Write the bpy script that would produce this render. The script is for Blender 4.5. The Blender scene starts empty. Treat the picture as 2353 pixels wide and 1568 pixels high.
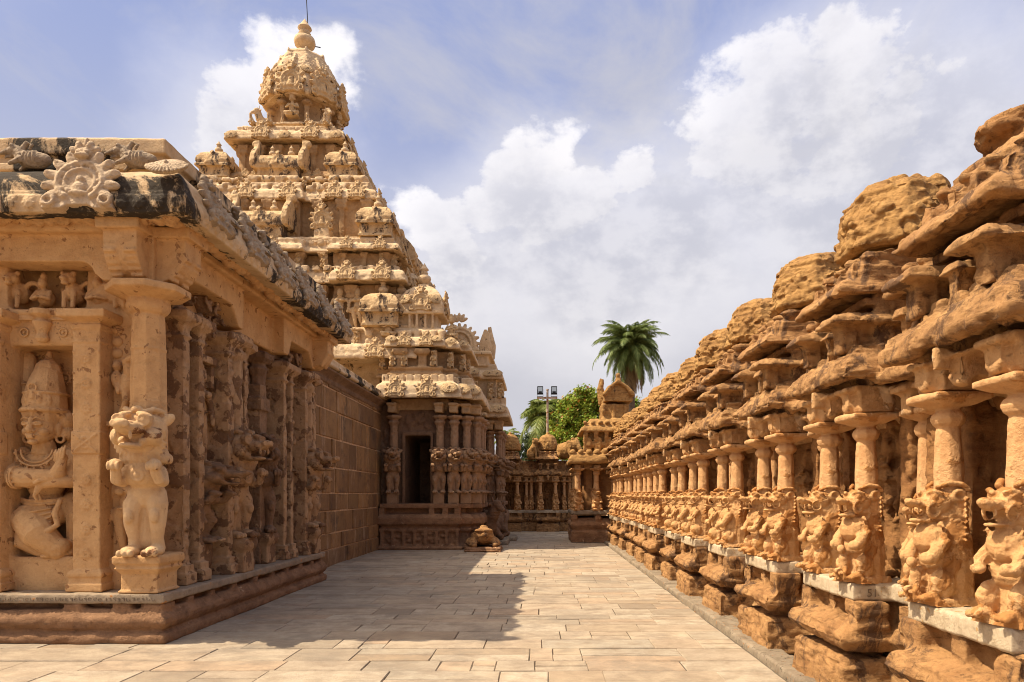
import bpy, bmesh, math, random
import numpy as np
from mathutils import Vector, Matrix, Euler
RND = random.Random(11)
PI = math.pi
F, HX, HY, EYE = 1569.0, 1240.0, 1137.0, 1.6
scene = bpy.context.scene
COL = scene.collection

def W(px, py, Y):
    """a point at distance Y along the courtyard, from survey bearings"""
    return Vector(((px - HX) / F * Y, Y, EYE + (HY - py) / F * Y))

# ------------------------------------------------------------------ noise
def _h(ix, iy, iz, s):
    n = (ix * 374761393 + iy * 668265263 + iz * 2147483647 + s * 144665) & 0xffffffff
    n = ((n ^ (n >> 13)) * 1274126177) & 0xffffffff
    n = ((n ^ (n >> 15)) * 2246822519) & 0xffffffff
    return ((n ^ (n >> 16)) & 0xffffff) / float(0xffffff) * 2 - 1

def vnoise(P, s=0):
    I = np.floor(P).astype(np.int64); f = P - I; f = f * f * (3 - 2 * f)
    o = 0
    for a in (0, 1):
        for b in (0, 1):
            for c in (0, 1):
                w = (f[:, 0] if a else 1 - f[:, 0]) * (f[:, 1] if b else 1 - f[:, 1]) * (f[:, 2] if c else 1 - f[:, 2])
                o = o + w * _h(I[:, 0] + a, I[:, 1] + b, I[:, 2] + c, s)
    return o

def fbm(P, s=0, octv=3):
    o = 0; a = 1.0; t = 0
    for k in range(octv):
        o = o + a * vnoise(P * (2.03 ** k) + 17.3 * k, s + k); t += a; a *= .5
    return o / t

# ------------------------------------------------------------------ mesh collector
class M:
    def __init__(s): s.v = []; s.f = []
    def add(s, vs, fs, T=None):
        b = len(s.v)
        for p in vs:
            p = Vector(p)
            s.v.append(tuple(T @ p) if T is not None else tuple(p))
        s.f.extend([tuple(i + b for i in q) for q in fs])
        return s
    def merge(s, o, T=None): return s.add(o.v, o.f, T)
    def box(s, x0, x1, y0, y1, z0, z1, tx=0, ty=0, T=None):
        vs = [(x0, y0, z0), (x1, y0, z0), (x1, y1, z0), (x0, y1, z0),
              (x0 + tx, y0 + ty, z1), (x1 - tx, y0 + ty, z1), (x1 - tx, y1 - ty, z1), (x0 + tx, y1 - ty, z1)]
        return s.add(vs, [(0, 3, 2, 1), (4, 5, 6, 7), (0, 1, 5, 4), (1, 2, 6, 5), (2, 3, 7, 6), (3, 0, 4, 7)], T)
    def lathe(s, prof, n=16, c=(0, 0, 0), rot=0, T=None):
        vs = []; fs = []
        for r, z in prof:
            for i in range(n):
                a = rot + 2 * PI * i / n
                vs.append((c[0] + r * math.cos(a), c[1] + r * math.sin(a), c[2] + z))
        m = len(prof)
        for j in range(m - 1):
            for i in range(n):
                k = (i + 1) % n
                fs.append((j * n + i, j * n + k, (j + 1) * n + k, (j + 1) * n + i))
        fs.append(tuple(range(n - 1, -1, -1))); fs.append(tuple((m - 1) * n + i for i in range(n)))
        return s.add(vs, fs, T)
    def loft(s, plan, prof, T=None):
        n = len(plan); vs = []; fs = []
        P = [Vector(p) for p in plan]; off = []
        for i in range(n):
            a = (P[i] - P[i - 1]).normalized(); b = (P[(i + 1) % n] - P[i]).normalized()
            na = Vector((a.y, -a.x)); nb = Vector((b.y, -b.x))
            off.append((na + nb) / max(.2, 1 + na.dot(nb)))
        for o, z in prof:
            for i in range(n):
                q = P[i] + off[i] * o; vs.append((q.x, q.y, z))
        m = len(prof)
        for j in range(m - 1):
            for i in range(n):
                k = (i + 1) % n
                fs.append((j * n + i, j * n + k, (j + 1) * n + k, (j + 1) * n + i))
        fs.append(tuple(range(n - 1, -1, -1))); fs.append(tuple((m - 1) * n + i for i in range(n)))
        return s.add(vs, fs, T)
    def ell(s, c, r, rot=None, n=12, k=8, T=None):
        if not hasattr(r, '__len__'): r = (r, r, r)
        vs = [(0, 0, -1)]; fs = []
        for j in range(1, k):
            t = -PI / 2 + PI * j / k
            for i in range(n):
                a = 2 * PI * i / n; vs.append((math.cos(t) * math.cos(a), math.cos(t) * math.sin(a), math.sin(t)))
        vs.append((0, 0, 1))
        for i in range(n):
            fs.append((0, 1 + (i + 1) % n, 1 + i))
            fs.append((len(vs) - 1, len(vs) - 1 - n + i, len(vs) - 1 - n + (i + 1) % n))
        for j in range(k - 2):
            for i in range(n):
                q = (i + 1) % n; b = 1 + j * n
                fs.append((b + i, b + q, b + n + q, b + n + i))
        A = Matrix.Translation(Vector(c)) @ (Euler(rot).to_matrix().to_4x4() if rot else Matrix.Identity(4)) @ Matrix.Diagonal((r[0], r[1], r[2], 1))
        return s.add([A @ Vector(p) for p in vs], fs, T)
    def tube(s, pts, rad, n=8, T=None, ends=True):
        pts = [Vector(p) for p in pts]
        if not hasattr(rad, '__len__'): rad = [rad] * len(pts)
        vs = []; fs = []; up = None
        for i, p in enumerate(pts):
            d = (pts[min(i + 1, len(pts) - 1)] - pts[max(i - 1, 0)]).normalized()
            if up is None:
                up = Vector((0, 0, 1)) if abs(d.z) < .9 else Vector((1, 0, 0))
            a = d.cross(up).normalized(); b = a.cross(d).normalized(); up = b
            for k in range(n):
                t = 2 * PI * k / n; vs.append(p + (a * math.cos(t) + b * math.sin(t)) * rad[i])
        for j in range(len(pts) - 1):
            for i in range(n):
                k = (i + 1) % n; fs.append((j * n + i, j * n + k, (j + 1) * n + k, (j + 1) * n + i))
        m = len(pts)
        fs.append(tuple(range(n - 1, -1, -1))); fs.append(tuple((m - 1) * n + i for i in range(n)))
        s.add(vs, fs, T)
        if ends:
            s.ell(pts[0], rad[0], T=T, n=8, k=6); s.ell(pts[-1], rad[-1], T=T, n=8, k=6)
        return s
    def prism(s, poly, a, b, ax='y', T=None):
        """poly in the plane across ax, from a to b"""
        n = len(poly)
        def P(u, v, w): return {'y': (u, w, v), 'x': (w, u, v), 'z': (u, v, w)}[ax]
        vs = [P(u, v, a) for u, v in poly] + [P(u, v, b) for u, v in poly]
        fs = [tuple(range(n)), tuple(range(2 * n - 1, n - 1, -1))]
        for i in range(n):
            k = (i + 1) % n; fs.append((i, i + n, k + n, k))
        return s.add(vs, fs, T)
    def torus(s, c, R, r, a0=0, a1=2 * PI, ax='y', n=20, T=None, sy=1):
        pts = []
        for i in range(n + 1):
            t = a0 + (a1 - a0) * i / n; u, v = R * math.cos(t), R * math.sin(t) * sy
            pts.append(Vector(c) + Vector({'y': (u, 0, v), 'x': (0, u, v), 'z': (u, v, 0)}[ax]))
        return s.tube(pts, r, 6, T, ends=abs(a1 - a0) < 6.2)
    def mesh(s, name, smooth=False, fix=True):
        me = bpy.data.meshes.new(name); me.from_pydata(s.v, [], s.f); me.update()
        if fix:
            bm = bmesh.new(); bm.from_mesh(me); bmesh.ops.recalc_face_normals(bm, faces=bm.faces); bm.to_mesh(me); bm.free()
        if smooth: me.polygons.foreach_set('use_smooth', [True] * len(me.polygons))
        return me

def displace(me, disp):
    n = len(me.vertices); co = np.empty(n * 3); me.vertices.foreach_get('co', co); co = co.reshape(-1, 3)
    no = np.empty(n * 3); me.vertices.foreach_get('normal', no); no = no.reshape(-1, 3)
    d = np.zeros(n)
    for e in disp:
        freq, amp, sd, oc = e[:4]; kind = e[4] if len(e) > 4 else ''
        fr = np.array(freq if hasattr(freq, '__len__') else (freq, freq, freq))
        v = fbm(co * fr + 31.7, sd, oc)
        if kind == 'crack': v = -np.maximum(0, 1 - np.abs(v) * 9)
        elif kind == 'ledge':
            q = co[:, 2] * fr[2] + v * 2.2; q = q - np.floor(q); v = np.where(q < .8, q / .8, (1 - q) / .2) - .5
        elif kind == 'chip': v = -np.clip((v - .18) * 8, 0, 1)
        d += amp * v
    co = co + no * d[:, None]
    me.vertices.foreach_set('co', co.ravel()); me.update()

def carve(m, name, voxel=.02, smooth=2, disp=(), mat=None):
    """weld the shapes of m into one stone surface"""
    me = m.mesh(name + '_raw', fix=True)
    ob = bpy.data.objects.new('raw', me); COL.objects.link(ob)
    r = ob.modifiers.new('r', 'REMESH'); r.mode = 'VOXEL'; r.voxel_size = voxel; r.use_smooth_shade = True
    if smooth:
        s = ob.modifiers.new('s', 'SMOOTH'); s.factor = .5; s.iterations = smooth
    dg = bpy.context.evaluated_depsgraph_get(); dg.update()
    out = bpy.data.meshes.new_from_object(ob.evaluated_get(dg)); out.name = name
    bpy.data.objects.remove(ob); bpy.data.meshes.remove(me)
    if disp: displace(out, disp)
    out.polygons.foreach_set('use_smooth', [True] * len(out.polygons))
    if mat: out.materials.clear(); out.materials.append(mat)
    return out

# ------------------------------------------------------------------ objects
def put(name, me, mat=None, parent=None, loc=(0, 0, 0), rz=0, sc=1):
    if isinstance(me, M): me = me.mesh(name)
    if mat and not len(me.materials): me.materials.append(mat)
    o = bpy.data.objects.new(name, me); COL.objects.link(o)
    o.location = loc; o.rotation_euler = (0, 0, rz); o.scale = (sc, sc, sc) if not hasattr(sc, '__len__') else sc
    if parent: o.parent = parent
    return o

def thing(name, label, cat, loc=(0, 0, 0), rz=0, group=None, sc=1):
    o = bpy.data.objects.new(name, None); COL.objects.link(o); o.empty_display_size = .2
    o.location = loc; o.rotation_euler = (0, 0, rz); o.scale = (sc, sc, sc)
    return tag(o, label, cat, group)

def tag(o, label, cat, group=None):
    o['label'] = label; o['category'] = cat
    if group: o['group'] = group
    return o

def struct(name, me, mat=None):
    o = put(name, me, mat); o['kind'] = 'structure'; return o

def copy_tree(o, parent=None, loc=None, rz=None, sc=None):
    kids = list(o.children)
    c = o.copy(); COL.objects.link(c)
    if parent is not None: c.parent = parent
    if loc is not None: c.location = loc
    if rz is not None: c.rotation_euler = (0, 0, rz)
    if sc is not None: c.scale = (sc, sc, sc) if not hasattr(sc, '__len__') else sc
    for k in kids: copy_tree(k, c)
    return c

# ------------------------------------------------------------------ materials
class NT:
    def __init__(s, name):
        s.m = bpy.data.materials.new(name); s.m.use_nodes = True; s.t = s.m.node_tree
        s.n = s.t.nodes; s.n.clear()
        s.out = s.n.new('ShaderNodeOutputMaterial'); s.b = s.n.new('ShaderNodeBsdfPrincipled')
        s.t.links.new(s.b.outputs[0], s.out.inputs[0])
        s.co = s.n.new('ShaderNodeTexCoord').outputs['Object']
        s.b.inputs['Roughness'].default_value = .9
        s.b.inputs['Specular IOR Level'].default_value = .25
    def link(s, a, b): s.t.links.new(a, b)
    def mapping(s, sc, src=None, loc=(0, 0, 0)):
        k = s.n.new('ShaderNodeMapping'); k.inputs['Scale'].default_value = sc; k.inputs['Location'].default_value = loc
        s.link(src or s.co, k.inputs[0]); return k.outputs[0]
    def noise(s, scale, detail=4, rough=.55, src=None, dist=0):
        k = s.n.new('ShaderNodeTexNoise'); k.inputs['Scale'].default_value = scale; k.inputs['Detail'].default_value = detail
        k.inputs['Roughness'].default_value = rough; k.inputs['Distortion'].default_value = dist
        s.link(src or s.co, k.inputs['Vector']); return k.outputs['Fac']
    def vor(s, scale, feat='F1', src=None):
        k = s.n.new('ShaderNodeTexVoronoi'); k.feature = feat; k.inputs['Scale'].default_value = scale
        s.link(src or s.co, k.inputs['Vector']); return k
    def ramp(s, fac, stops):
        k = s.n.new('ShaderNodeValToRGB'); e = k.color_ramp.elements
        while len(e) < len(stops): e.new(.5)
        for q, (p, c) in zip(e, stops):
            q.position = p; q.color = (c, c, c, 1) if not hasattr(c, '__len__') else (*c, 1)
        s.link(fac, k.inputs[0]); return k.outputs[0]
    def mix(s, fac, a, b, mode='MIX'):
        k = s.n.new('ShaderNodeMix'); k.data_type = 'RGBA'; k.blend_type = mode
        for sock, v in ((k.inputs[0], fac), (k.inputs[6], a), (k.inputs[7], b)):
            if hasattr(v, 'links') or hasattr(v, 'is_linked'): s.link(v, sock)
            elif hasattr(v, '__len__'): sock.default_value = (*v, 1)
            else: sock.default_value = v
        return k.outputs[2]
    def math(s, op, a, b=0.0):
        k = s.n.new('ShaderNodeMath'); k.operation = op
        for sock, v in ((k.inputs[0], a), (k.inputs[1], b)):
            if hasattr(v, 'is_linked'): s.link(v, sock)
            else: sock.default_value = v
        return k.outputs[0]
    def bump(s, hs):
        prev = None
        for h, dist, st in hs:
            k = s.n.new('ShaderNodeBump'); k.inputs['Distance'].default_value = dist; k.inputs['Strength'].default_value = st
            s.link(h, k.inputs['Height'])
            if prev: s.link(prev, k.inputs['Normal'])
            prev = k.outputs[0]
        s.link(prev, s.b.inputs['Normal'])

def stone(name, base, light, dark, patch=None, patch_at=.6, soot=None, soot_at=.6, soot_scale=1.3, sc=1.0, grain=.012, strata=0, pits=.12, patch_sc=4.2, patch_k=1, carved=0, carve_sc=14, spots=None):
    t = NT(name)
    c = t.mix(t.ramp(t.noise(1.3 * sc, 5, .6), [(.3, 0), (.7, 1)]), base, light)
    c = t.mix(t.ramp(t.noise(3.7 * sc, 6, .65, dist=.6), [(.45, 0), (.75, .85)]), c, dark)
    c = t.mix(t.ramp(t.noise(34 * sc, 5, .7), [(.3, .0), (.8, .35)]), c, dark)
    c = t.mix(t.ramp(t.noise(60 * sc, 3, .7), [(.5, 0), (.8, .3)]), c, light)
    if patch:
        pf = t.ramp(t.noise(patch_sc * sc, 6, .6, dist=.3), [(patch_at, 0), (patch_at + .03, patch_k)])
        c = t.mix(pf, c, patch)
    if spots:
        pf = t.ramp(t.noise(9 * sc, 4, .6, dist=.4), [(.62, 0), (.66, .8)])
        c = t.mix(pf, c, spots)
    if soot:
        st = t.mapping((1.0, 1.0, .55))
        sf = t.ramp(t.noise(soot_scale, 9, .72, src=st, dist=.5), [(soot_at, 0), (soot_at + .04, .95)])
        c = t.mix(sf, c, soot)
    if strata: c = t.mix(t.ramp(t.noise(4.5 * sc, 7, .72, src=t.mapping((1, 1, 3.5)), dist=.5), [(.50, 0), (.66, min(.9, .8 * strata))]), c, tuple(x * .62 for x in dark))
    pit = t.ramp(t.noise(17 * sc, 6, .68), [(.33, 1), (.42, 0)])
    c = t.mix(t.math('MULTIPLY', pit, pits), c, tuple(x * .5 for x in dark))  # paints cavity shade into the pit colour
    fl = t.ramp(t.noise(11 * sc, 7, .75, dist=.8), [(.56, 0), (.68, .2 + pits * .5)])
    c = t.mix(fl, c, tuple(min(.85, x * 1.25) for x in light))
    t.link(c, t.b.inputs['Base Color'])
    hs = [(t.noise(7 * sc, 7, .72), .06, .5), (t.noise(45 * sc, 5, .7), grain, .8), (t.math('SUBTRACT', 1.0, pit), .004 + .02 * pits, .7), (fl, .004 + .012 * pits, .5)]
    if strata:
        hs.append((t.noise(6 * sc, 7, .75, src=t.mapping((1, 1, 2.6)), dist=.3), .035 * strata, .6))
    if patch: hs.append((pf, .012, .6))
    if carved:
        v = t.vor(carve_sc, 'F1', src=t.mix(.06, t.co, t.noise(6, 3))); v2 = t.n.new('ShaderNodeTexWave'); v2.wave_type = 'RINGS'
        v2.inputs['Scale'].default_value = carve_sc * .35; v2.inputs['Distortion'].default_value = 9; v2.inputs['Detail'].default_value = 2
        t.link(t.co, v2.inputs['Vector'])
        hs.append((v.outputs['Distance'], .05 * carved, .8)); hs.append((v2.outputs['Fac'], .012 * carved, .5)); hs.append((t.noise(carve_sc * 1.2, 3, .5, dist=1.2), .05 * carved, .9))
    t.bump(hs)
    return t.m

def plain(name, col, rough=.6, metal=0, sc=20, var=.25):
    t = NT(name)
    c = t.mix(t.ramp(t.noise(sc, 4), [(.3, 0), (.7, 1)]), col, tuple(x * (1 - var) for x in col))
    t.link(c, t.b.inputs['Base Color']); t.b.inputs['Roughness'].default_value = rough; t.b.inputs['Metallic'].default_value = metal
    return t.m

PLASTER = stone('lime_plaster', (.60, .345, .145), (.67, .42, .20), (.42, .22, .085), spots=(.24, .11, .045))
PLASTER_C = stone('carved_plaster', (.58, .33, .14), (.66, .41, .20), (.38, .20, .08), carved=.25, spots=(.24, .11, .045))
EAVE = stone('weathered_eave', (.58, .40, .22), (.68, .51, .31), (.40, .25, .12), soot=(.014, .011, .009), soot_at=.50, soot_scale=1.0)
SIDEW = stone('worn_shaded_side_stone', (.25, .14, .07), (.36, .22, .12), (.11, .058, .03), patch=(.50, .31, .165), patch_at=.59, carved=.35)  # worn stone, its colour darkened to stand for the side's shade
TOWER = stone('tower_stone', (.63, .45, .255), (.74, .57, .36), (.38, .235, .115), soot=(.10, .065, .04), soot_at=.59, soot_scale=2.4, grain=.02, pits=.3)
TOWER_C = stone('tower_carving', (.54, .36, .18), (.68, .49, .27), (.26, .15, .065), soot=(.07, .045, .03), soot_at=.55, soot_scale=2.4, carved=.4, carve_sc=9, pits=.3)
BROWN = stone('brown_sandstone', (.19, .105, .055), (.28, .165, .09), (.10, .054, .03), carved=.25, pits=.3)
BROWNP = stone('brown_plinth', (.25, .13, .062), (.35, .195, .10), (.13, .065, .034), pits=.3, patch=(.46, .30, .17), patch_at=.66, strata=.5)
ORANGE = stone('orange_sandstone', (.36, .18, .065), (.50, .29, .12), (.18, .08, .03), strata=1.0, pits=.45, soot=(.12, .065, .034), soot_at=.545, soot_scale=2.6, patch=(.54, .36, .19), patch_at=.68, patch_sc=3)
OCHRE = stone('ochre_sandstone', (.37, .20, .065), (.48, .28, .10), (.23, .11, .036), strata=1.0, pits=.4, soot=(.10, .06, .032), soot_at=.62, soot_scale=2.2, carved=.15, carve_sc=12)
LIONST = stone('plastered_lion_stone', (.56, .31, .125), (.68, .42, .195), (.38, .18, .06), patch=(.38, .165, .045), patch_at=.50, patch_sc=2.1, patch_k=.85, grain=.01)
PILLST = stone('plastered_pillar', (.58, .33, .145), (.66, .42, .21), (.42, .20, .075), patch=(.38, .17, .05), patch_at=.56, patch_sc=2.6, patch_k=.85, grain=.01)
GRANITE = stone('granite', (.56, .44, .285), (.66, .54, .38), (.34, .25, .15), spots=(.46, .26, .09), sc=1.8, grain=.012, soot=(.16, .125, .085), soot_at=.62, soot_scale=34)
GRANITED = stone('grey_granite', (.24, .185, .13), (.36, .29, .20), (.13, .095, .06), spots=(.36, .17, .06), sc=1.6, grain=.012, soot=(.07, .055, .04), soot_at=.58, soot_scale=24)
LIONBR = stone('brown_lion_stone', (.30, .175, .09), (.38, .24, .135), (.18, .095, .05))
TOWERW = stone('shaded_tower_wall_plaster', (.42, .26, .125), (.52, .345, .18), (.24, .13, .055), grain=.02, pits=.3, soot=(.09, .055, .03), soot_at=.62, soot_scale=2.6)  # plaster colour darkened to stand in for shade on the tower walls
DARKIN = plain('dark_interior', (.03, .02, .015), .95)
SUNY, SUNE, EXPO, SKYK = -0.11, 5.0, 0.55, 0.56
# ------------------------------------------------------------------ carved prototypes (meshes)
def lion_rearing():
    """standing lion with a big head, facing -Y, unit height"""
    m = M()
    for s in (-1, 1):
        m.tube([(s*.078, .01, .05), (s*.075, -.0, .12), (s*.085, -.02, .22), (s*.08, -.01, .34), (s*.05, .02, .42)], [.046, .04, .054, .07, .075], 12)
        m.ell((s*.08, -.06, .035), (.06, .09, .04))
        for k in (-1, 0, 1): m.ell((s*.08 + k*.036, -.14, .026), (.022, .03, .026))
        m.ell((s*.085, -.075, .27), (.035, .03, .05))
        m.tube([(s*.1, -.03, .56), (s*.135, -.07, .5), (s*.14, -.13, .51), (s*.128, -.165, .57)], [.055, .045, .038, .036], 9)
        m.ell((s*.125, -.175, .61), (.048, .042, .042))
        for k in (-1, 0, 1): m.ell((s*.125 + k*.03, -.21, .6), (.015, .02, .032))
    m.ell((0, .02, .43), (.115, .1, .12)); m.ell((0, -.03, .56), (.14, .12, .11)); m.torus((0, -.14, .545), .04, .01, n=14); m.ell((0, -.145, .545), (.02, .012, .02))
    m.ell((0, .0, .68), (.155, .13, .09))
    for k in range(26):
        a = 2*PI*k/26; m.ell((.15*math.cos(a), .005 + .125*math.sin(a), .655), (.022, .022, .035))
    h = M()
    for s in (-1, 1):
        h.ell((s*.055, -.13, .935), (.045, .035, .02), (0, s*.35, 0)); h.ell((s*.062, -.14, .912), .034); h.torus((s*.062, -.165, .912), .028, .007, ax='y', n=12)
        h.ell((s*.085, -.1, .835), (.04, .06, .045)); h.ell((s*.05, -.12, .81), (.025, .05, .025))
        h.ell((s*.118, -.01, .925), (.028, .018, .045), (0, s*.9, 0)); h.tube([(s*.03, -.1, .955), (s*.07, -.06, .975), (s*.1, 0, .965)], [.014, .018, .012], 6)
        h.ell((s*.035, -.25, .83), (.009, .012, .02)); h.torus((s*.026, -.29, .885), .014, .007, ax='y', n=10)
    h.ell((0, -.03, .87), (.125, .115, .1)); h.ell((0, -.18, .87), (.062, .11, .036)); h.ell((0, -.275, .885), (.042, .03, .024))
    h.ell((0, -.155, .785), (.05, .1, .017)); h.ell((0, -.04, .80), (.1, .06, .06)); h.ell((0, -.09, .97), (.03, .03, .02))
    for k in range(15):
        a = PI * (1.05 + .9 * k / 14)
        h.tube([(.1*math.cos(a), -.075, .83+.08*math.sin(a)), (.135*math.cos(a), -.055, .82+.12*math.sin(a))], [.012, .008], 5, ends=False)
    m.merge(h, Matrix.Translation((0, -.02, .855)) @ Matrix.Scale(1.32, 4) @ Matrix.Translation((0, 0, -.88)))
    m.tube([(0, .05, .1), (0, .06, .9)], [.07, .08], 8)
    return m

def lion_squat(var=0):
    """heavy worn pillar lion seated upright, facing -Y, unit height"""
    m = M()
    m.box(-.19, .19, -.2, .2, 0, .06, .015, .015)
    m.tube([(0, .05, .05), (0, .06, .3), (0, .04, .55), (0, .04, .8)], [.17, .165, .16, .13], 12)
    m.ell((0, -.09, .52), (.15, .14, .14)); m.ell((0, -.04, .36), (.15, .13, .14))
    for s in (-1, 1):
        m.ell((s*.115, -.1, .17), (.075, .11, .12)); m.ell((s*.105, -.19, .07), (.06, .085, .04))
        for k in (-1, 0, 1): m.ell((s*.105 + k*.036, -.26, .06), (.02, .03, .026))
        m.tube([(s*.12, -.09, .52), (s*.14, -.17, .42), (s*.12, -.2, .36)], [.06, .052, .045], 8)
        m.ell((s*.11, -.225, .37), (.06, .05, .05))
        # curled ear and horn
        m.torus((s*.125, .03, .85), .045, .02, ax='x', n=14, sy=.8); m.ell((s*.11, .03, .85), (.02, .03, .028)); m.tube([(s*.06, -.1, .92), (s*.1, -.03, .95), (s*.13, .05, .94), (s*.14, .1, .9)], [.022, .026, .022, .014], 7)
        # bulging eye under a brow
        m.ell((s*.075, -.13, .845), .036); m.tube([(s*.04, -.17, .875), (s*.085, -.15, .89), (s*.12, -.1, .87)], [.018, .02, .016], 6)
        # rolled corner of the open mouth
        m.torus((s*.085, -.15, .74), .052, .017, ax='x', n=14); m.ell((s*.045, -.245, .735), (.012, .014, .03))
        m.ell((s*.04, -.275, .8), .02)
        for k in range(8):
            z = .5 + k * .045
            m.tube([(s*.1, .1, z), (s*.165, .07, z + .015), (s*.19, .03, z)], [.017, .016, .008], 5, ends=False)
    m.ell((0, -.05, .8), (.135, .14, .115)); m.ell((0, -.19, .79), (.078, .13, .042)); m.ell((0, -.3, .81), (.048, .035, .03))
    m.ell((0, -.17, .66), (.07, .12, .024)); m.ell((0, -.04, .68), (.12, .09, .06))
    for k in range(11):
        a = PI * (1.08 + .84 * k / 10)
        m.tube([(.12*math.cos(a), -.12, .66+.06*math.sin(a)), (.165*math.cos(a), -.12, .64+.13*math.sin(a))], [.017, .009], 5, ends=False)
    if var == 1:
        m.ell((0, -.24, .2), (.05, .05, .1)); m.ell((0, -.27, .33), (.042, .042, .048))
        for s in (-1, 1): m.tube([(s*.03, -.25, .14), (s*.06, -.29, .11), (s*.04, -.27, .04)], [.03, .026, .02], 6)
    return m

def seated_figure():
    m = M()
    m.ell((0, .02, .1), (.24, .17, .1)); m.box(-.25, .25, -.15, .2, 0, .05)
    for s in (-1, 1):
        m.tube([(s*.1, 0, .14), (s*.26, -.1, .12), (s*.02, -.17, .1)], [.07, .065, .045], 8)
        m.tube([(s*.16, .02, .5), (s*.24, -.02, .36), (s*.14, -.13, .33), (s*.04, -.15, .4)], [.05, .045, .038, .03], 8)
        m.ell((s*.11, -.0, .68), (.02, .04, .07)); m.ell((s*.035, -.1, .71), (.018, .012, .01))
    m.ell((0, .02, .27), (.14, .11, .14)); m.ell((0, .02, .43), (.17, .11, .12)); m.tube([(0, .02, .5), (0, 0, .6)], [.06, .055])
    m.ell((0, -.02, .68), (.1, .1, .11)); m.ell((0, -.115, .67), (.018, .025, .03)); m.ell((0, -.11, .63), (.035, .015, .01))
    m.lathe([(.12, .74), (.12, .79), (.1, .84), (.085, .92), (.04, .97), (.0, 1.0)], 12)
    return m

def standing_figure(bend=.03):
    m = M()
    for s in (-1, 1):
        m.tube([(s*.06 + bend, .02, .02), (s*.055, 0, .22), (s*.06 - bend, .01, .46)], [.03, .042, .06], 8)
        m.ell((s*.07 + bend, -.03, .015), (.03, .06, .018))
        m.tube([(s*.13, .02, .72), (s*.18, 0, .58), (s*(.15), -.03, .44)], [.035, .03, .022], 8)
        m.ell((s*.15, -.03, .41), (.025, .02, .035))
        m.ell((s*.05, -.05, .685), (.045, .03, .04))
    m.ell((-bend, .01, .48), (.115, .07, .07)); m.ell((0, .01, .58), (.075, .055, .09)); m.ell((0, .01, .7), (.12, .06, .07))
    m.tube([(0, .01, .74), (0, 0, .8)], .035); m.ell((0, -.01, .84), (.055, .055, .065)); m.ell((0, -.065, .84), (.01, .012, .02))
    m.lathe([(.065, .87), (.06, .9), (.045, .95), (.02, 1.0)], 10)
    m.torus((0, 0, .515), .085, .012, ax='z', n=14); m.torus((0, 0, .77), .06, .01, ax='z', n=12)
    return m

def bull(head=True, low=False):
    """seated bull facing -Y, length about 1.5, height about 1"""
    m = M()
    m.ell((0, .35, .33), (.27, .55, .3)); m.ell((0, -.08, .42), (.24, .28, .3)); m.ell((0, .0, .68), (.1, .16, .12))
    m.ell((0, .72, .3), (.25, .25, .26))
    for s in (-1, 1):
        m.tube([(s*.2, -.1, .3), (s*.25, -.3, .12), (s*.24, -.05, .06)], [.11, .08, .06], 8)
        m.ell((s*.235, -.33, .1), (.075, .1, .085))
        m.tube([(s*.22, .6, .22), (s*.32, .3, .12), (s*.3, .1, .07)], [.15, .1, .06], 8)
    if head:
        m.tube([(0, -.15, .5), (0, -.3, .75), (0, -.33, .92)], [.2, .15, .12], 10)
        m.ell((0, -.38, .95), (.115, .15, .11)); m.tube([(0, -.42, .92), (0, -.58, .82)], [.09, .065], 8); m.ell((0, -.61, .8), (.065, .05, .05))
        for s in (-1, 1):
            m.tube([(s*.07, -.33, 1.03), (s*.11, -.32, 1.12), (s*.08, -.33, 1.2)], [.03, .024, .01], 6)
            m.ell((s*.16, -.3, .96), (.08, .03, .035), (0, s*.4, 0)); m.ell((s*.085, -.45, .97), .022)
        for k in range(3): m.torus((0, -.26 - k*.035, .62 + k*.07), .165 - k*.012, .014, ax='z', n=18)
    else:
        m.ell((0, -.2, .6), (.22, .16, .08)); m.ell((0, -.37, .45), (.07, .04, .09))
    m.tube([(.05, .95, .4), (.08, 1.0, .2), (.2, .9, .06)], .03, 6)
    return m

def kudu(petals=9, deep=True):
    """horseshoe gable ornament, facing -Y, width 1, about 1.15 high"""
    m = M()
    m.prism([(-.46, 0), (-.2, 0), (-.14, .05), (.14, .05), (.2, 0), (.46, 0), (.42, .14), (.36, .22), (.4, .42), (.33, .62), (.2, .74), (.1, .8),
             (-.1, .8), (-.2, .74), (-.33, .62), (-.4, .42), (-.36, .22), (-.42, .14)], -.04, .1)
    m.torus((0, -.04, .4), .29, .05, -.9, PI + .9, n=24); m.torus((0, -.045, .4), .2, .03, -.8, PI + .8, n=20)
    for k in range(9):
        a = -.5 + (PI + 1.0) * k / 8; m.ell((.245*math.cos(a), -.06, .4+.245*math.sin(a)), .022, n=6, k=4)
    for k in range(petals):
        a = -.55 + (PI + 1.1) * k / (petals - 1)
        if abs(a - PI/2) < .25: continue
        m.ell((.4*math.cos(a), -.03, .4+.4*math.sin(a)), (.12, .05, .07), (0, -a, 0)); m.ell((.44*math.cos(a), -.06, .41+.44*math.sin(a)), (.05, .03, .03), (0, -a, 0))
    for s in (-1, 1):
        m.torus((s*.36, -.06, .1), .07, .03, n=12); m.ell((s*.07, -.06, .93), (.05, .06, .1), (0, s*.2, 0)); m.ell((s*.055, -.1, .83), .03)
        m.ell((s*.14, -.05, .9), (.07, .04, .045), (0, -s*.6, 0))
    m.ell((0, -.04, .84), (.12, .09, .08)); m.ell((0, -.1, .77), (.1, .06, .035)); m.ell((0, -.04, 1.0), (.03, .04, .1))
    m.ell((0, -.05, .3), (.085, .05, .1)); m.ell((0, -.06, .43), (.05, .04, .055)); m.ell((0, -.05, .21), (.13, .05, .045))
    return m

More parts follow.
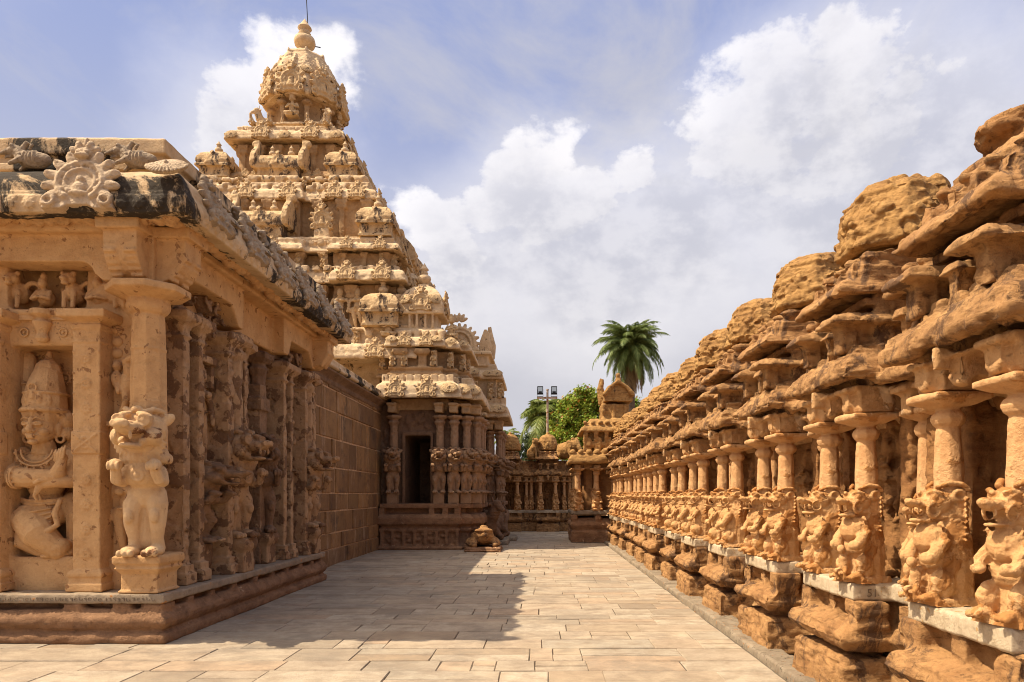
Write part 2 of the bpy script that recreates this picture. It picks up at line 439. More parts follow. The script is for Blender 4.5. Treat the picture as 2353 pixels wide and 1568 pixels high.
def fan_ornament():
    m = M(); m.ell((0, 0, 0), (.5, .12, .36))
    for k in range(18):
        a = PI + PI * k / 17; m.tube([(.36*math.cos(a), -.09, .26*math.sin(a)), (.52*math.cos(a), -.05, .38*math.sin(a))], [.025, .03], 5)
    for r in (.14, .24, .33): m.torus((0, -.1, 0), r, .018, PI, 2*PI, n=18, sy=.72)
    m.ell((0, -.13, -.02), .05)
    return m

def makara():
    """crouching beast on the parapet, facing -X"""
    m = M()
    m.ell((.1, 0, .18), (.35, .14, .17)); m.tube([(-.15, 0, .25), (-.28, 0, .38), (-.45, 0, .36), (-.62, 0, .32)], [.15, .12, .07, .03], 8)
    m.tube([(-.3, 0, .28), (-.5, 0, .24)], [.05, .025], 6); m.tube([(-.15, 0, .4), (-.05, 0, .55), (.05, 0, .5), (.0, 0, .42)], [.07, .05, .04, .03], 8)
    for s in (-1, 1): m.ell((-.3, s*.09, .44), .04); m.tube([(-.1, s*.12, .15), (-.3, s*.15, .05)], [.07, .04], 6)
    for k in range(5): m.torus((-.12+k*.07, 0, .2), .155, .015, ax='x', n=14)
    return m

FINIAL = [(.3, 0), (.32, .03), (.16, .07), (.2, .1), (.42, .2), (.46, .3), (.42, .4), (.26, .47), (.2, .5), (.27, .54), (.22, .58), (.2, .66), (.3, .7), (.27, .74), (.17, .82), (.08, .92), (.0, 1.0)]
def finial_m(): return M().lathe([(r*.62, z) for r, z in FINIAL], 16)

P_LION = carve(lion_rearing(), 'rearing_lion', .0075, 1, [(14, .005, 3, 3)])
P_LION2 = carve(lion_rearing(), 'rearing_lion_far', .016, 1, [(14, .006, 4, 2)])
P_SQ = [carve(lion_squat(v), 'squat_lion', .009, 1, [(6, .010, 21 + v, 3), (4, .012, 5 + v, 4, 'chip'), (3, .012, 5 + v, 4, 'crack'), (26, .004, 5 + v, 2)]) for v in (0, 1, 2)]
P_SEAT = carve(seated_figure(), 'seated_figure', .018, 1, [(12, .006, 7, 2)])
P_STAND = carve(standing_figure(), 'standing_figure', .013, 1, [(12, .005, 8, 2)])
P_STANDW = carve(standing_figure(.05), 'worn_figure', .015, 2, [(9, .03, 9, 3)])
P_BULL = carve(bull(), 'bull', .025, 1, [(6, .012, 9, 3)])
P_BULLN = carve(bull(False), 'headless_bull', .022, 1, [(5, .03, 10, 3)])
P_BULLW = carve(bull(), 'worn_bull', .022, 2, [(5, .03, 12, 3)])
P_KUDU = carve(kudu(), 'kudu', .021, 1, [(14, .012, 11, 2)])
P_KUDUN = carve(kudu(11), 'kudu_near', .0115, 1, [(14, .008, 13, 2)])
P_FAN = carve(fan_ornament(), 'fan', .016, 1, [(12, .006, 14, 2)])
P_MAK = carve(makara(), 'makara', .018, 1, [(8, .02, 15, 3)])
P_FIN = finial_m().mesh('finial', smooth=True)
for me, mt in ((P_LION, PLASTER), (P_LION2, BROWN), (P_SEAT, TOWER_C), (P_STAND, TOWER_C), (P_STANDW, ORANGE), (P_BULL, TOWER), (P_BULLN, ORANGE),
               (P_BULLW, BROWN), (P_KUDU, TOWER_C), (P_KUDUN, EAVE), (P_FAN, TOWER_C), (P_MAK, TOWER_C), (P_FIN, TOWER)):
    me.materials.append(mt)
for me in P_SQ: me.materials.append(LIONST)
def remat(me, mt, name=None):
    c = me.copy(); c.materials.clear(); c.materials.append(mt); c.name = name or me.name; return c

# ------------------------------------------------------------------ camera
cam = bpy.data.cameras.new('camera'); co = bpy.data.objects.new('camera', cam); COL.objects.link(co); scene.camera = co
co.location = (0, 0, EYE); co.rotation_euler = (PI/2, 0, 0)
cam.sensor_width = 36; cam.lens = F / 2353 * 36; cam.shift_x = (1176.5 - HX) / 2353; cam.shift_y = (HY - 784) / 2353
cam.clip_end = 2000; cam.clip_start = .05
# ------------------------------------------------------------------ right hand row of niche shrines
# local frame: front faces -X, x = depth behind the slab front, y along the row
BRKST = stone('bracket_stone', (.46, .245, .09), (.60, .38, .19), (.27, .12, .04), patch=(.62, .42, .24), patch_at=.60, patch_sc=3, pits=.35, soot=(.12, .065, .035), soot_at=.60, soot_scale=3)
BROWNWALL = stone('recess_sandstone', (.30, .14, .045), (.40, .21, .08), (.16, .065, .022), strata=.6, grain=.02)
def octa(m, cx, cy, prof, T=None): m.lathe(prof, 8, (cx, cy, 0), PI/8, T)

def rect(x0, x1, y0, y1): return [(x0, y0), (x1, y0), (x1, y1), (x0, y1)]

def stepplan(x0, xb, yc, yh, x1, y1):
    """projecting bay (front x0, half width yh) on a longer body (front x1, half width y1)"""
    return [(x0, yc - yh), (x1, yc - yh), (x1, -y1), (xb, -y1), (xb, y1), (x1, y1), (x1, yc + yh), (x0, yc + yh)][::1]

def ccw(p):
    a = sum(p[i-1][0]*p[i][1] - p[i][0]*p[i-1][1] for i in range(len(p)))
    return p if a > 0 else p[::-1]

def shrine_meshes(seed, vox):
    r = random.Random(seed)
    D = {}
    big = [((2.4, 2.4, 4), .018, seed, 3), ((1.6, 1.6, 9), .012, seed + 50, 4, 'ledge'), ((2.2, 2.2, 3.5), .022, seed + 60, 4, 'crack'), ((5, 5, 7), .016, seed + 61, 4, 'chip'), (22, .007, seed, 3)]
    # plinth
    m = M()
    m.loft(ccw(stepplan(-.08, 2.4, 0, .49, .3, .86)), [(.03, 0), (.015, .03), (.0, .33), (-.03, .36), (-.2, .37)])
    m.loft(ccw(stepplan(-.08, 2.4, 0, .49, .3, .86)), [(-.2, .36), (-.2, .41), (-.02, .43), (.05, .51), (.02, .59), (-.1, .64), (-.2, .66)])
    m.box(.14, 2.4, -.4, .4, .6, .82); m.box(.36, 2.4, -.86, .86, .3, .82)
    for y in (-.44, .44): m.box(.0, .25, y - .1, y + .1, .6, .81)
    m.box(.03, .2, -.07, .07, .62, .81)
    for y in (-.72, .72): m.box(.25, .5, y - .1, y + .1, .6, .81)
    D['plinth'] = (carve(m, 'shrine_plinth', vox, 0, [((1.6, 1.6, 2.0), .025, seed + 9, 2), ((1.2, 1.2, 6), .008, seed + 2, 4, 'ledge'), ((1.8, 1.8, 2.6), .022, seed + 3, 4, 'crack'), ((4, 4, 5), .018, seed + 5, 4, 'chip'), (20, .007, seed, 3)]), ORANGE)
    m = M().loft(ccw(stepplan(0, 2.2, 0, .48, .3, .855)), [(-.012, .8), (0, .812), (0, .918), (-.012, .93)])
    D['slab'] = (carve(m, 'shrine_slab', min(vox, .018), 1, [(4, .008, seed, 2), (25, .005, seed, 2)]), GRANITE)
    # wall with carved figures
    m = M(); m.box(.55, 2.3, -.86, .86, .9, 2.5)
    for y in (-.86, -.5, .5, .86): m.box(.38, .6, y - .07, y + .07, .9, 2.2)
    T = lambda y, x, s: Matrix.Translation((x, y, .95)) @ Matrix.Rotation(-PI/2, 4, 'Z') @ Matrix.Scale(s, 4)
    m.merge(standing_figure(.04), T(0, .52, 1.15)); m.merge(standing_figure(-.04), T(.68, .5, 1.05)); m.merge(standing_figure(.05), T(-.68, .5, 1.05))
    for k in range(14):
        y = r.uniform(-.8, .8); z = r.uniform(1.1, 2.3); m.ell((.53, y, z), (.06, .07, r.uniform(.05, .16)))
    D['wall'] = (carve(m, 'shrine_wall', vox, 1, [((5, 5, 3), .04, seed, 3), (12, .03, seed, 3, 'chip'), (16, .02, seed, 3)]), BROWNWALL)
    # beam and brackets
    m = M(); m.box(.3, 1.6, -.46, .46, 2.2, 2.48); m.box(.5, 1.6, -.86, .86, 2.15, 2.48); m.box(.02, .4, -.47, .47, 2.385, 2.43)
    for y in (-.33, .0, .33):
        m.box(.0, .5, y - .07, y + .07, 2.26, 2.4); m.ell((.06, y, 2.26), (.07, .07, .05)); m.box(-.04, .4, y - .1, y + .1, 2.37, 2.415, .0, .0)
    for y in (-.33, .33): m.box(.05, .3, y - .15, y + .15, 2.22, 2.36)
    m.box(-.12, .2, -.03, .03, 2.3, 2.44)
    for y in (-.72, .72):
        m.box(.26, .6, y - .07, y + .07, 2.17, 2.34); m.box(.2, .6, y - .11, y + .11, 2.33, 2.375)
    m.box(.25, .6, -.86, -.5, 2.36, 2.41); m.box(.25, .6, .5, .86, 2.36, 2.41)
    D['bracket'] = (carve(m, 'shrine_bracket', min(vox, .02), 0, [(3, .012, seed, 3), (2.5, .014, seed, 4, 'crack'), (5, .014, seed + 1, 4, 'chip'), (14, .006, seed, 3)]), BRKST)
    # eave
    def roll(m, plan, z, h, o=.1):
        m.loft(ccw(plan), [(-.1, z + .05), (o - .04, z), (o, z + .015), (o + .01, z + h*.25), (o - .03, z + h*.55), (o - .1, z + h*.8), (o - .2, z + h), (-.3, z + h)])
    m = M(); roll(m, rect(-.02, 1.9, -.5, .5), 2.44, .27); roll(m, rect(.2, 1.9, -.86, .86), 2.4, .24, .08)
    T = Matrix.Translation((-.1, 0, 2.45)) @ Matrix.Rotation(-PI/2, 4, 'Z') @ Matrix.Rotation(-.4, 4, 'X') @ Matrix.Scale(.25, 4)
    for y in (-.28, .28): m.merge(kudu(7), Matrix.Translation((0, y, 0)) @ T)
    for y in (-.42, -.2, .0, .2, .42): m.box(.0, .3, y - .06, y + .06, 2.66, 2.74, .02, .02)
    for y in (-.75, .75): m.ell((.3, y, 2.64), (.1, .08, .06))
    m.box(.1, 1.5, -.46, .46, 2.6, 2.71); m.box(.35, 1.5, -.86, .86, 2.55, 2.68)
    D['eave'] = (carve(m, 'shrine_eave', vox, 0, big + [((1.3, 1.0, 2), .045, seed + 3, 2), (18, .006, seed, 2)]), ORANGE)
    # upper storey
    m = M(); m.box(.3, 1.5, -.42, .42, 2.65, 3.2)
    for y in (-.33, .33):
        m.box(-.06, .07, y - .065, y + .065, 2.68, 2.9); m.box(.0, .4, y - .04, y + .04, 2.68, 2.9)
        m.loft(ccw(rect(-.1, .4, y - .1, y + .1)), [(.02, 2.885), (.06, 2.89), (.065, 2.92), (.03, 2.96), (-.04, 2.99), (-.06, 2.995)])
    m.box(-.0, .1, -.04, .04, 2.68, 2.86); m.box(-.04, .35, -.09, .09, 2.86, 2.92, .03, .03)
    for y in (-.15, .15, -.4, .4): m.box(.2, .34, y - .035, y + .035, 2.7, 3.14)
    m.box(.15, .4, -.42, .42, 2.68, 2.74); m.box(.12, .5, -.42, .42, 3.04, 3.1)
    for y in (-.86, .86):
        m.box(.45, 1.4, y - .3, y + .3, 2.6, 3.0); m.ell((.72, y, 3.1), (.42, .3, .72))
        m.box(.2, .6, y - .22, y + .22, 2.62, 2.7)
        for q in (-.13, .13): m.box(.24, .34, y + q - .045, y + q + .045, 2.66, 2.86); m.box(.18, .42, y + q - .08, y + q + .08, 2.86, 2.93, .03, .02)
        m.loft(ccw(rect(.2, .9, y - .24, y + .24)), [(0, 3.02), (.04, 3.03), (.03, 3.1), (-.06, 3.15)]); m.ell((.3, y - .1, 3.2), (.09, .06, .05)); m.ell((.3, y + .1, 3.2), (.09, .06, .05))
    D['upper_storey'] = (carve(m, 'shrine_storey', min(vox, .02), 0, [(3, .01, seed + 4, 3), ((2, 2, 12), .005, seed, 4, 'ledge'), (3, .014, seed, 4, 'crack'), (6, .014, seed + 7, 4, 'chip'), (26, .006, seed, 2)]), ORANGE)
    m = M(); roll(m, rect(-.02, 1.5, -.4, .4), 3.1, .2, .08)
    for y in (-.33, -.11, .11, .33): m.box(.02 + r.uniform(-.02, .03), .3, y - .06, y + .06, 3.28, 3.38, .02, .02); m.ell((.2, y, 3.44), (.1, .06, .05))
    m.box(.1, 1.3, -.42, .42, 3.2, 3.36); m.box(.2, 1.2, -.36, .36, 3.3, 3.5)
    D['upper_eave'] = (carve(m, 'shrine_upper_eave', min(vox, .02), 0, big + [((1.5, 1.2, 2), .03, seed + 6, 2)]), ORANGE)
    # dome
    if seed == 3:      # the nearest shrine has lost its dome: broken core only
        m = M(); m.box(.2, 1.2, -.4, .45, 3.35, 3.58, .05, .05); m.box(.36, 1.1, -.3, .42, 3.55, 3.72, .06, .04); m.ell((.5, .2, 3.78), (.24, .24, .1)); m.box(.55, 1.0, -.1, .3, 3.76, 3.88, .05, .05)
        D['broken_top'] = (carve(m, 'shrine_top', .018, 1, big), ORANGE)
        D['dome'] = None
    m = M(); octa(m, .62, 0, [(.29, 3.4), (.29, 3.66)])
    octa(m, .62, 0, [(.3, 3.56), (.46, 3.53), (.5, 3.57), (.485, 3.66), (.47, 3.8), (.44, 3.93), (.42, 3.95), (.43, 3.99), (.36, 4.07), (.22, 4.13), (.04, 4.15)])
    for k in range(8):
        T = Matrix.Translation((.62, 0, 0)) @ Matrix.Rotation(k*PI/4, 4, 'Z') @ Matrix.Translation((0, -.455, 3.55)) @ Matrix.Rotation(-.08, 4, 'X') @ Matrix.Diagonal((.38, .34, .3, 1))
        m.merge(kudu(7), T)
    dm = (carve(m, 'shrine_dome', .0125, 0, [(2.2, .03, seed + 8, 3), ((2, 2, 7), .012, seed + 3, 4, 'ledge'), (2.6, .03, seed + 2, 4, 'crack'), (5, .025, seed + 1, 4, 'chip'), (20, .01, seed, 3)]), OCHRE)
    if seed == 3: D['dome_spare'] = dm
    else: D['dome'] = dm
    return D

_rc = {}
def remat_cache(m): return m

def pillar_mesh(seed, vox):
    m = M(); octa(m, 0, 0, [(.088, .55), (.083, .7), (.074, 1.0), (.072, 1.06), (.066, 1.08), (.09, 1.1), (.105, 1.135), (.09, 1.17), (.07, 1.18), (.075, 1.21)])
    m.loft(ccw(rect(-.1, .1, -.1, .1)), [(-.03, 1.2), (.04, 1.23), (.075, 1.245), (.075, 1.28), (.06, 1.287)]); m.box(-.08, .08, -.08, .08, 1.27, 1.3)
    octa(m, 0, 0, [(.09, .2), (.09, .6)])
    return carve(m, 'pillar_shaft', vox, 0, [(3, .012, seed, 3), (16, .006, seed, 3)])

SET = [shrine_meshes(3, .016), shrine_meshes(40, .016), shrine_meshes(77, .018)]
PILL = [pillar_mesh(5, .011), pillar_mesh(6, .011)]
ROW = 'sandstone niche shrines in the right-hand row'
def make_shrine(v, label, group=ROW, name='niche_shrine'):
    t = thing(name, label, 'shrine', group=group)
    for k, e in SET[v].items():
        if e and k != 'dome_spare': put(k, e[0], e[1], t)
    for j, (x, y) in enumerate(((.17, -.33), (.17, .33))):
        p = put('pillar', PILL[(v + j) % 2], PILLST, t, (x, y, .93))
        a = -PI/2 + [.3, .15, .4, .1, .25, .2][(2*v + j) % 6]
        put('carved_lion', P_SQ[(v + j) % 3], LIONST, p, (-.03, 0, 0), a, (.77, .8, .78))
    for j, y in enumerate((-.72, .72)):
        p = put('pillar', PILL[j], PILLST, t, (.42, y, .93), sc=(.8, .8, 1))
        put('carved_lion', P_SQ[(v + j + 1) % 3], LIONST, p, (-.02, 0, 0), -PI/2 + .3, (.72, .72, .7))
    return t
def far_storey():
    m = M(); m.box(.3, 1.5, -.42, .42, 2.65, 3.2); m.box(.5, 1.6, -.86, .86, 2.6, 3.0); m.loft(ccw(rect(.5, 1.5, -.86, .86)), [(0, 2.95), (.05, 2.97), (.03, 3.06), (-.1, 3.1)])
    for y in (-.33, 0, .33):
        m.box(-.06, .4, y - .055, y + .055, 2.68, 2.9); m.box(-.1, .4, y - .09, y + .09, 2.88, 2.95)
    m.box(.12, .5, -.42, .42, 3.04, 3.1)
    return carve(m, 'far_storey', .025, 1, [(3, .02, 4, 3), (12, .015, 3, 3)])
def far_dome():
    m = M(); octa(m, .62, 0, [(.24, 3.3), (.24, 3.62)]); octa(m, .62, 0, [(.3, 3.56), (.44, 3.54), (.47, 3.6), (.46, 3.75), (.44, 3.95), (.36, 4.12), (.24, 4.22), (.06, 4.27)])
    m.ell((.62, 0, 4.3), (.09, .09, .08))
    for k in range(8): m.merge(kudu(7), Matrix.Translation((.62, 0, 0)) @ Matrix.Rotation(k*PI/4, 4, 'Z') @ Matrix.Translation((0, -.44, 3.56)) @ Matrix.Scale(.3, 4))
    return carve(m, 'far_dome', .018, 1, [(4, .02, 4, 3), (14, .012, 3, 3)])
protos = [make_shrine(v, '') for v in range(3)]
ORD = ['nearest', 'second', 'third', 'fourth', 'fifth', 'sixth', 'seventh', 'eighth', 'ninth', 'tenth', 'eleventh', 'twelfth', 'thirteenth']
X0 = 2.35
# all later shrines of the first kind keep their dome
def add_dome(o):
    for c in list(o.children):
        if c.name.startswith('broken_top'): bpy.data.objects.remove(c)
    put('dome', SET[0]['dome_spare'][0], OCHRE, o)
used = set(); shr = []
for k in range(12):
    v = [0, 1, 2][k % 3]
    o = protos[v] if v not in used else copy_tree(protos[v]); used.add(v)
    if v == 0 and k: add_dome(o)
    o.location = (X0 + (RND.uniform(-.03, .03) if k > 2 else 0), 3.88 + 1.72 * k, 0); o.rotation_euler = (0, 0, RND.uniform(-.008, .008))
    if k in (3, 4, 5, 9, 11): o.scale = (1, -1, RND.uniform(.985, 1.02))
    if k == 0: lb = 'nearest sandstone lion-pillar shrine, cut off by the right edge, its dome gone'
    elif k == 1: lb = 'second sandstone shrine from the camera in the right row, 51 cut in its slab'
    elif k == 2: lb = 'third sandstone shrine from the camera in the right row, under the biggest clear dome'
    elif k == 11: lb = 'farthest sandstone shrine of the right row, touching the taller gabled corner shrine'
    else: lb = ORD[k] + ' sandstone shrine from the camera in the right row, with domed roof and lion pillars'
    o['label'] = lb; shr.append(o)
# slab number of the second shrine: raised digits coloured as a cut's shade
tc = bpy.data.curves.new('slab_number', 'FONT'); tc.body = '51'; tc.size = .085; tc.extrude = .0015
to = bpy.data.objects.new('t', tc); COL.objects.link(to); bpy.context.view_layer.update()
me = bpy.data.meshes.new_from_object(to.evaluated_get(bpy.context.evaluated_depsgraph_get())); bpy.data.objects.remove(to)
n_ = put('carved_number', me, plain('shadowed_cut', (.20, .145, .095), .95), shr[1], (.1, -.4865, .835)); n_.rotation_euler = (PI/2, 0, 0)

# taller shrine at the far end of the row
def corner_shrine_right():
    t = thing('gabled_shrine', 'tall dark sandstone shrine with gabled roof, standing out at the row\'s far end', 'shrine', (1.05, 22.7, 0))
    big = [((2, 2, 5), .05, 5, 3), ((8, 8, 18), .02, 6, 3)]
    pl = ccw(rect(0, 1.9, 0, 2.6))
    m = M().loft(pl, [(.03, 0), (.0, .05), (0, .38), (-.08, .42), (-.0, .5), (.03, .6), (-.02, .7), (-.15, .76), (-.15, .82)])
    for x in (.1, .9, 1.7):
        m.box(x - .1, x + .1, .0, .3, .74, .94)
    put('plinth', carve(m, 'gs_plinth', .035, 2, big), BROWNP, t)  # darker brown stands in for the tower's shade on the plinth
    put('slab', carve(M().loft(pl, [(-.02, .93), (.0, .94), (0, 1.07), (-.02, 1.08)]), 'gs_slab', .03, 1, [(5, .01, 3, 2)]), GRANITED, t)
    m = M().box(.45, 1.9, .5, 2.5, 1.05, 2.7)
    for x in (.5, 1.2): m.box(x, x + .25, .4, .6, 1.05, 2.6)
    for k in range(10): m.ell((RND.uniform(.5, 1.8), .5, RND.uniform(1.2, 2.4)), (.1, .06, .15))
    put('wall', carve(m, 'gs_wall', .035, 1, big), BROWNWALL, t)  # wall colour darkened in place of the tower's shade
    pm = pillar_mesh(9, .02)
    for x, y in ((.22, .2), (.85, .2), (.22, 1.3), (.22, 2.3)):
        p = put('pillar', pm, PILLST, t, (x, y, 1.07), sc=(1.3, 1.3, 1.1))
        put('carved_lion', P_SQ[0], LIONST, p, (0, 0, 0), .2, (.75, .75, .7))
    m = M().box(.1, 1.8, .1, 2.5, 2.45, 2.66)
    for x in (.2, .85, 1.5):
        m.box(x - .1, x + .12, -.05, .3, 2.4, 2.6)
    put('bracket', carve(m, 'gs_br', .035, 1, big), ORANGE, t)
    m = M().loft(ccw(rect(.05, 1.9, .0, 2.5)), [(-.1, 2.72), (.1, 2.64), (.13, 2.66), (.13, 2.76), (.05, 2.9), (-.15, 3.0), (-.3, 3.02)])
    for k in range(7): m.ell((.05 + k*.27, .05, 3.02), (.1, .12, .09))
    put('eave', carve(m, 'gs_eave', .035, 2, big + [((1.2, 1.2, 2), .06, 8, 2)]), OCHRE, t)
    m = M().box(.55, 1.9, .6, 2.4, 2.95, 3.9)
    for x in (.5, .85, 1.2, 1.6):
        m.box(x - .05, x + .07, .38, .65, 3.05, 3.75); m.ell((x + .15, .45, 3.3), (.08, .1, .25))
    m.loft(ccw(rect(.5, 1.9, .5, 2.3)), [(-.1, 3.78), (.15, 3.72), (.17, 3.78), (.1, 3.9), (-.05, 4.0), (-.2, 4.02)])
    m.loft(ccw(rect(.65, 1.9, .65, 2.2)), [(-.1, 4.0), (.05, 4.02), (.05, 4.1), (-.05, 4.2), (-.12, 4.22)])
    for k in range(6): m.ell((.5 + k*.25, .5, 4.05), (.09, .1, .08))
    m.box(1.1, 2.05, .9, 2.0, 4.1, 4.75)
    for x in (1.1, 1.45, 1.85): m.box(x, x + .1, .8, 1., 4.2, 4.72)
    put('upper_storey', carve(m, 'gs_up', .035, 1, big), OCHRE, t)
    m = M(); m.prism([(.72, 4.7), (1.95, 4.7), (1.95, 5.0), (1.75, 5.25), (1.45, 5.52), (1.2, 5.52), (.9, 5.25), (.72, 5.0)], .75, 2.1)
    m.tube([(.72, .7, 5.0), (.95, .68, 5.3), (1.3, .66, 5.6), (1.7, .68, 5.3), (1.95, .7, 5.0)], [.1, .09, .1, .09, .1], 8)
    m.box(1.18, 1.45, .6, .9, 5.45, 5.75, .03, .03); m.ell((1.31, .72, 5.82), (.12, .12, .12))
    m.tube([(.75, 1.5, 5.0), (.62, 1.5, 5.4), (.7, 1.5, 5.75)], [.14, .11, .06], 8); m.tube([(.72, 2.0, 4.8), (.6, 2., 5.4), (.66, 1.9, 5.85)], [.16, .13, .08], 8)
    put('gabled_roof', carve(m, 'gs_roof', .03, 1, [(2.2, .04, 8, 3), (12, .02, 4, 3)]), OCHRE, t, (.62, .2, 1.15), sc=(.78, .8, .78))
    return t
corner_shrine_right()

# shrines across the far end of the courtyard
BACK = 'niche shrines across the far end of the courtyard'
FST = far_storey(); FST.materials.append(ORANGE); FDM = far_dome()
for k, (x, lb) in enumerate(((-2.9, 'dim niche shrine at the far end, partly hidden behind the pale side shrine'),
                             (-1.3, 'left far-end niche shrine with pointed knob on its round dome'),
                             (.36, 'middle far-end niche shrine with round dome in front of the lamp mast'),
                             (2.05, 'far-end niche shrine half hidden by the tall gabled shrine, below the elephant'))):
    o = copy_tree(protos[k % 3], loc=(x, 29.6, 0), rz=PI/2); o['label'] = lb; o['group'] = BACK
    # front that faced -X must face -Y
    for c in list(o.children):
        n = c.name.split('.')[0]
        if n in ('dome', 'broken_top'): bpy.data.objects.remove(c)
        elif n == 'upper_storey': c.data = FST
        elif n == 'wall': c.location.x += .45
    if k in (1, 2): put('dome', FDM, OCHRE, o)
# ------------------------------------------------------------------ ground, paving, kerb
GROUND = plain('bare_earth', (.30, .2, .11), .95, 0, 3)
gm = M().add([(-300, -60, -.05), (300, -60, -.05), (300, 500, -.05), (-300, 500, -.05)], [(0, 1, 2, 3)])
struct('ground', gm, GROUND)
def paving_mat():
    t = NT('granite_paving')
    g = t.n.new('ShaderNodeNewGeometry').outputs['Random Per Island']
    c = t.ramp(g, [(0, (.34, .25, .16)), (.18, (.43, .36, .265)), (.36, (.40, .31, .215)), (.5, (.46, .39, .29)), (.62, (.27, .21, .145)), (.74, (.40, .345, .26)), (.86, (.42, .30, .195)), (1, (.36, .31, .235))])
    st = t.mapping((1, 1.4, 1), loc=(0, 0, 0))
    c = t.mix(t.ramp(t.noise(3.2, 8, .74, src=st, dist=.3), [(.42, 0), (.66, .8)]), c, (.21, .155, .105))
    c = t.mix(t.ramp(t.noise(26, 5, .75), [(.35, 0), (.8, .5)]), c, (.25, .19, .13))
    c = t.mix(t.ramp(t.noise(1.1, 4, .6), [(.5, 0), (.7, .35)]), c, (.50, .40, .27))
    t.link(c, t.b.inputs['Base Color']); t.b.inputs['Roughness'].default_value = .75
    c = t.mix(t.ramp(t.noise(.9, 8, .75, dist=.4), [(.50, 0), (.62, .55)]), c, (.20, .165, .125))
    t.link(c, t.b.inputs['Base Color'])
    t.bump([(t.noise(5, 7, .75, src=st), .03, .6), (t.noise(60, 4, .7), .006, .7)])
    return t.m
PAVE = paving_mat()
pm = M(); r = random.Random(5)
def slab(x0, x1, y0, y1):
    g = .0035; e = .006; z = r.uniform(-.004, .004); j = lambda: r.uniform(-.005, .005)
    x0 += g + j()*.5; x1 -= g + j()*.5; y0 += r.uniform(.006, .016); y1 -= r.uniform(.004, .014)
    a, b, c, d = (x0 + j(), y0 + j()), (x1 + j(), y0 + j()), (x1 + j(), y1 + j()), (x0 + j(), y1 + j())
    vs = [(p[0], p[1], -.04) for p in (a, b, c, d)] + [(p[0], p[1], z - .008) for p in (a, b, c, d)]
    ins = [(a[0]+e, a[1]+e), (b[0]-e, b[1]+e), (c[0]-e, c[1]-e), (d[0]+e, d[1]-e)]
    vs += [(p[0], p[1], z + r.uniform(-.002, .002)) for p in ins]
    pm.add(vs, [(0, 1, 5, 4), (1, 2, 6, 5), (2, 3, 7, 6), (3, 0, 4, 7), (4, 5, 9, 8), (5, 6, 10, 9), (6, 7, 11, 10), (7, 4, 8, 11), (8, 9, 10, 11)])
y = 1.0
while y < 33:
    h = r.uniform(.3, .58); x = -11 + r.uniform(-1, 0); xe = 2.12 if y < 27 else 6
    while x < xe:
        wd = r.choice((.5, .65, .8, .9, 1.05, 1.25))*r.uniform(.85, 1.15); x1 = min(x + wd, xe)
        if xe - x1 < .25: x1 = xe
        q = r.random()
        if q < .26 and wd > .7: s_ = r.uniform(.35, .65)*h; slab(x, x1, y, y + s_); slab(x, x1, y + s_, y + h)
        elif q < .38: m_ = x + (x1-x)*r.uniform(.4, .6); s_ = h*.5; slab(x, m_, y, y + h); slab(m_, x1, y, y + s_); slab(m_, x1, y + s_, y + h)
        else: slab(x, x1, y, y + h)
        x = x1
    y += h
struct('paving_bed', M().add([(-12, .5, -.012), (6.5, .5, -.012), (6.5, 34, -.012), (-12, 34, -.012)], [(0, 1, 2, 3)]), plain('joint_grit', (.15, .115, .08), .95, 0, 30, .5))
struct('paving', pm.mesh('paving', fix=False), PAVE)
km = M(); y = 1.2
while y < 23.5:
    l = r.uniform(.55, 1.15); z = .07 + r.uniform(-.015, .02); x = 2.14 + r.uniform(-.02, .015)
    km.box(x, 2.45, y + .008, y + l - .008, -.05, z, .012, .006); y += l
struct('kerb', carve(km, 'kerb', .02, 1, [(5, .012, 3, 3), (20, .006, 3, 2)]), GRANITED)

# ------------------------------------------------------------------ pillared pavilion, near left
PV = 'pale plastered pavilion with lion pillars and a deep soot-stained eave, at the left edge'
pav = thing('pavilion', PV, 'pavilion', (-4.2, 7.4, 0))
def pp(name, me, mat=None, par=pav, **k):
    """place a mesh given in courtyard coordinates under the pavilion"""
    o = put(name, me, mat, par, **k)
    if par is pav: o.location = Vector(o.location) - Vector(pav.location)
    return o
XL = -8.2; PY1 = 12.85
base = ccw(rect(XL, -4.03, 7.32, PY1))
m = M().loft(base, [(.02, 0), (.02, .09), (0, .105), (-.04, .11), (-.04, .14), (.0, .17), (.03, .22), (.03, .27), (-.03, .35), (-.05, .37), (-.16, .37), (-.16, .44)])
for x in [-7.6, -6.9, -6.1, -5.03, -4.5, -4.16]: m.box(x - .1, x + .1, 7.34, 7.6, .33, .435)
for yy in [7.45, 7.95, 8.5, 9.1, 9.75, 10.4, 11.0, 11.6, 12.2, 12.7]: m.box(-4.3, -4.05, yy - .07, yy + .07, .33, .435)
pp('plinth', carve(m, 'pavilion_plinth', .02, 1, [((1.5, 1.5, 3), .025, 3, 3), ((6, 6, 14), .016, 4, 3)]), BROWNP)
m = M().loft(base, [(-.01, .43), (0, .44), (.0, .52), (-.01, .53)])
sl = pp('slab', carve(m, 'pavilion_slab', .016, 1, [(3, .012, 3, 3), (16, .005, 4, 2)]), stone('rusty_granite', (.28, .205, .13), (.40, .31, .21), (.15, .11, .075), spots=(.46, .19, .05), soot=(.04, .035, .03), soot_at=.66, grain=.008))
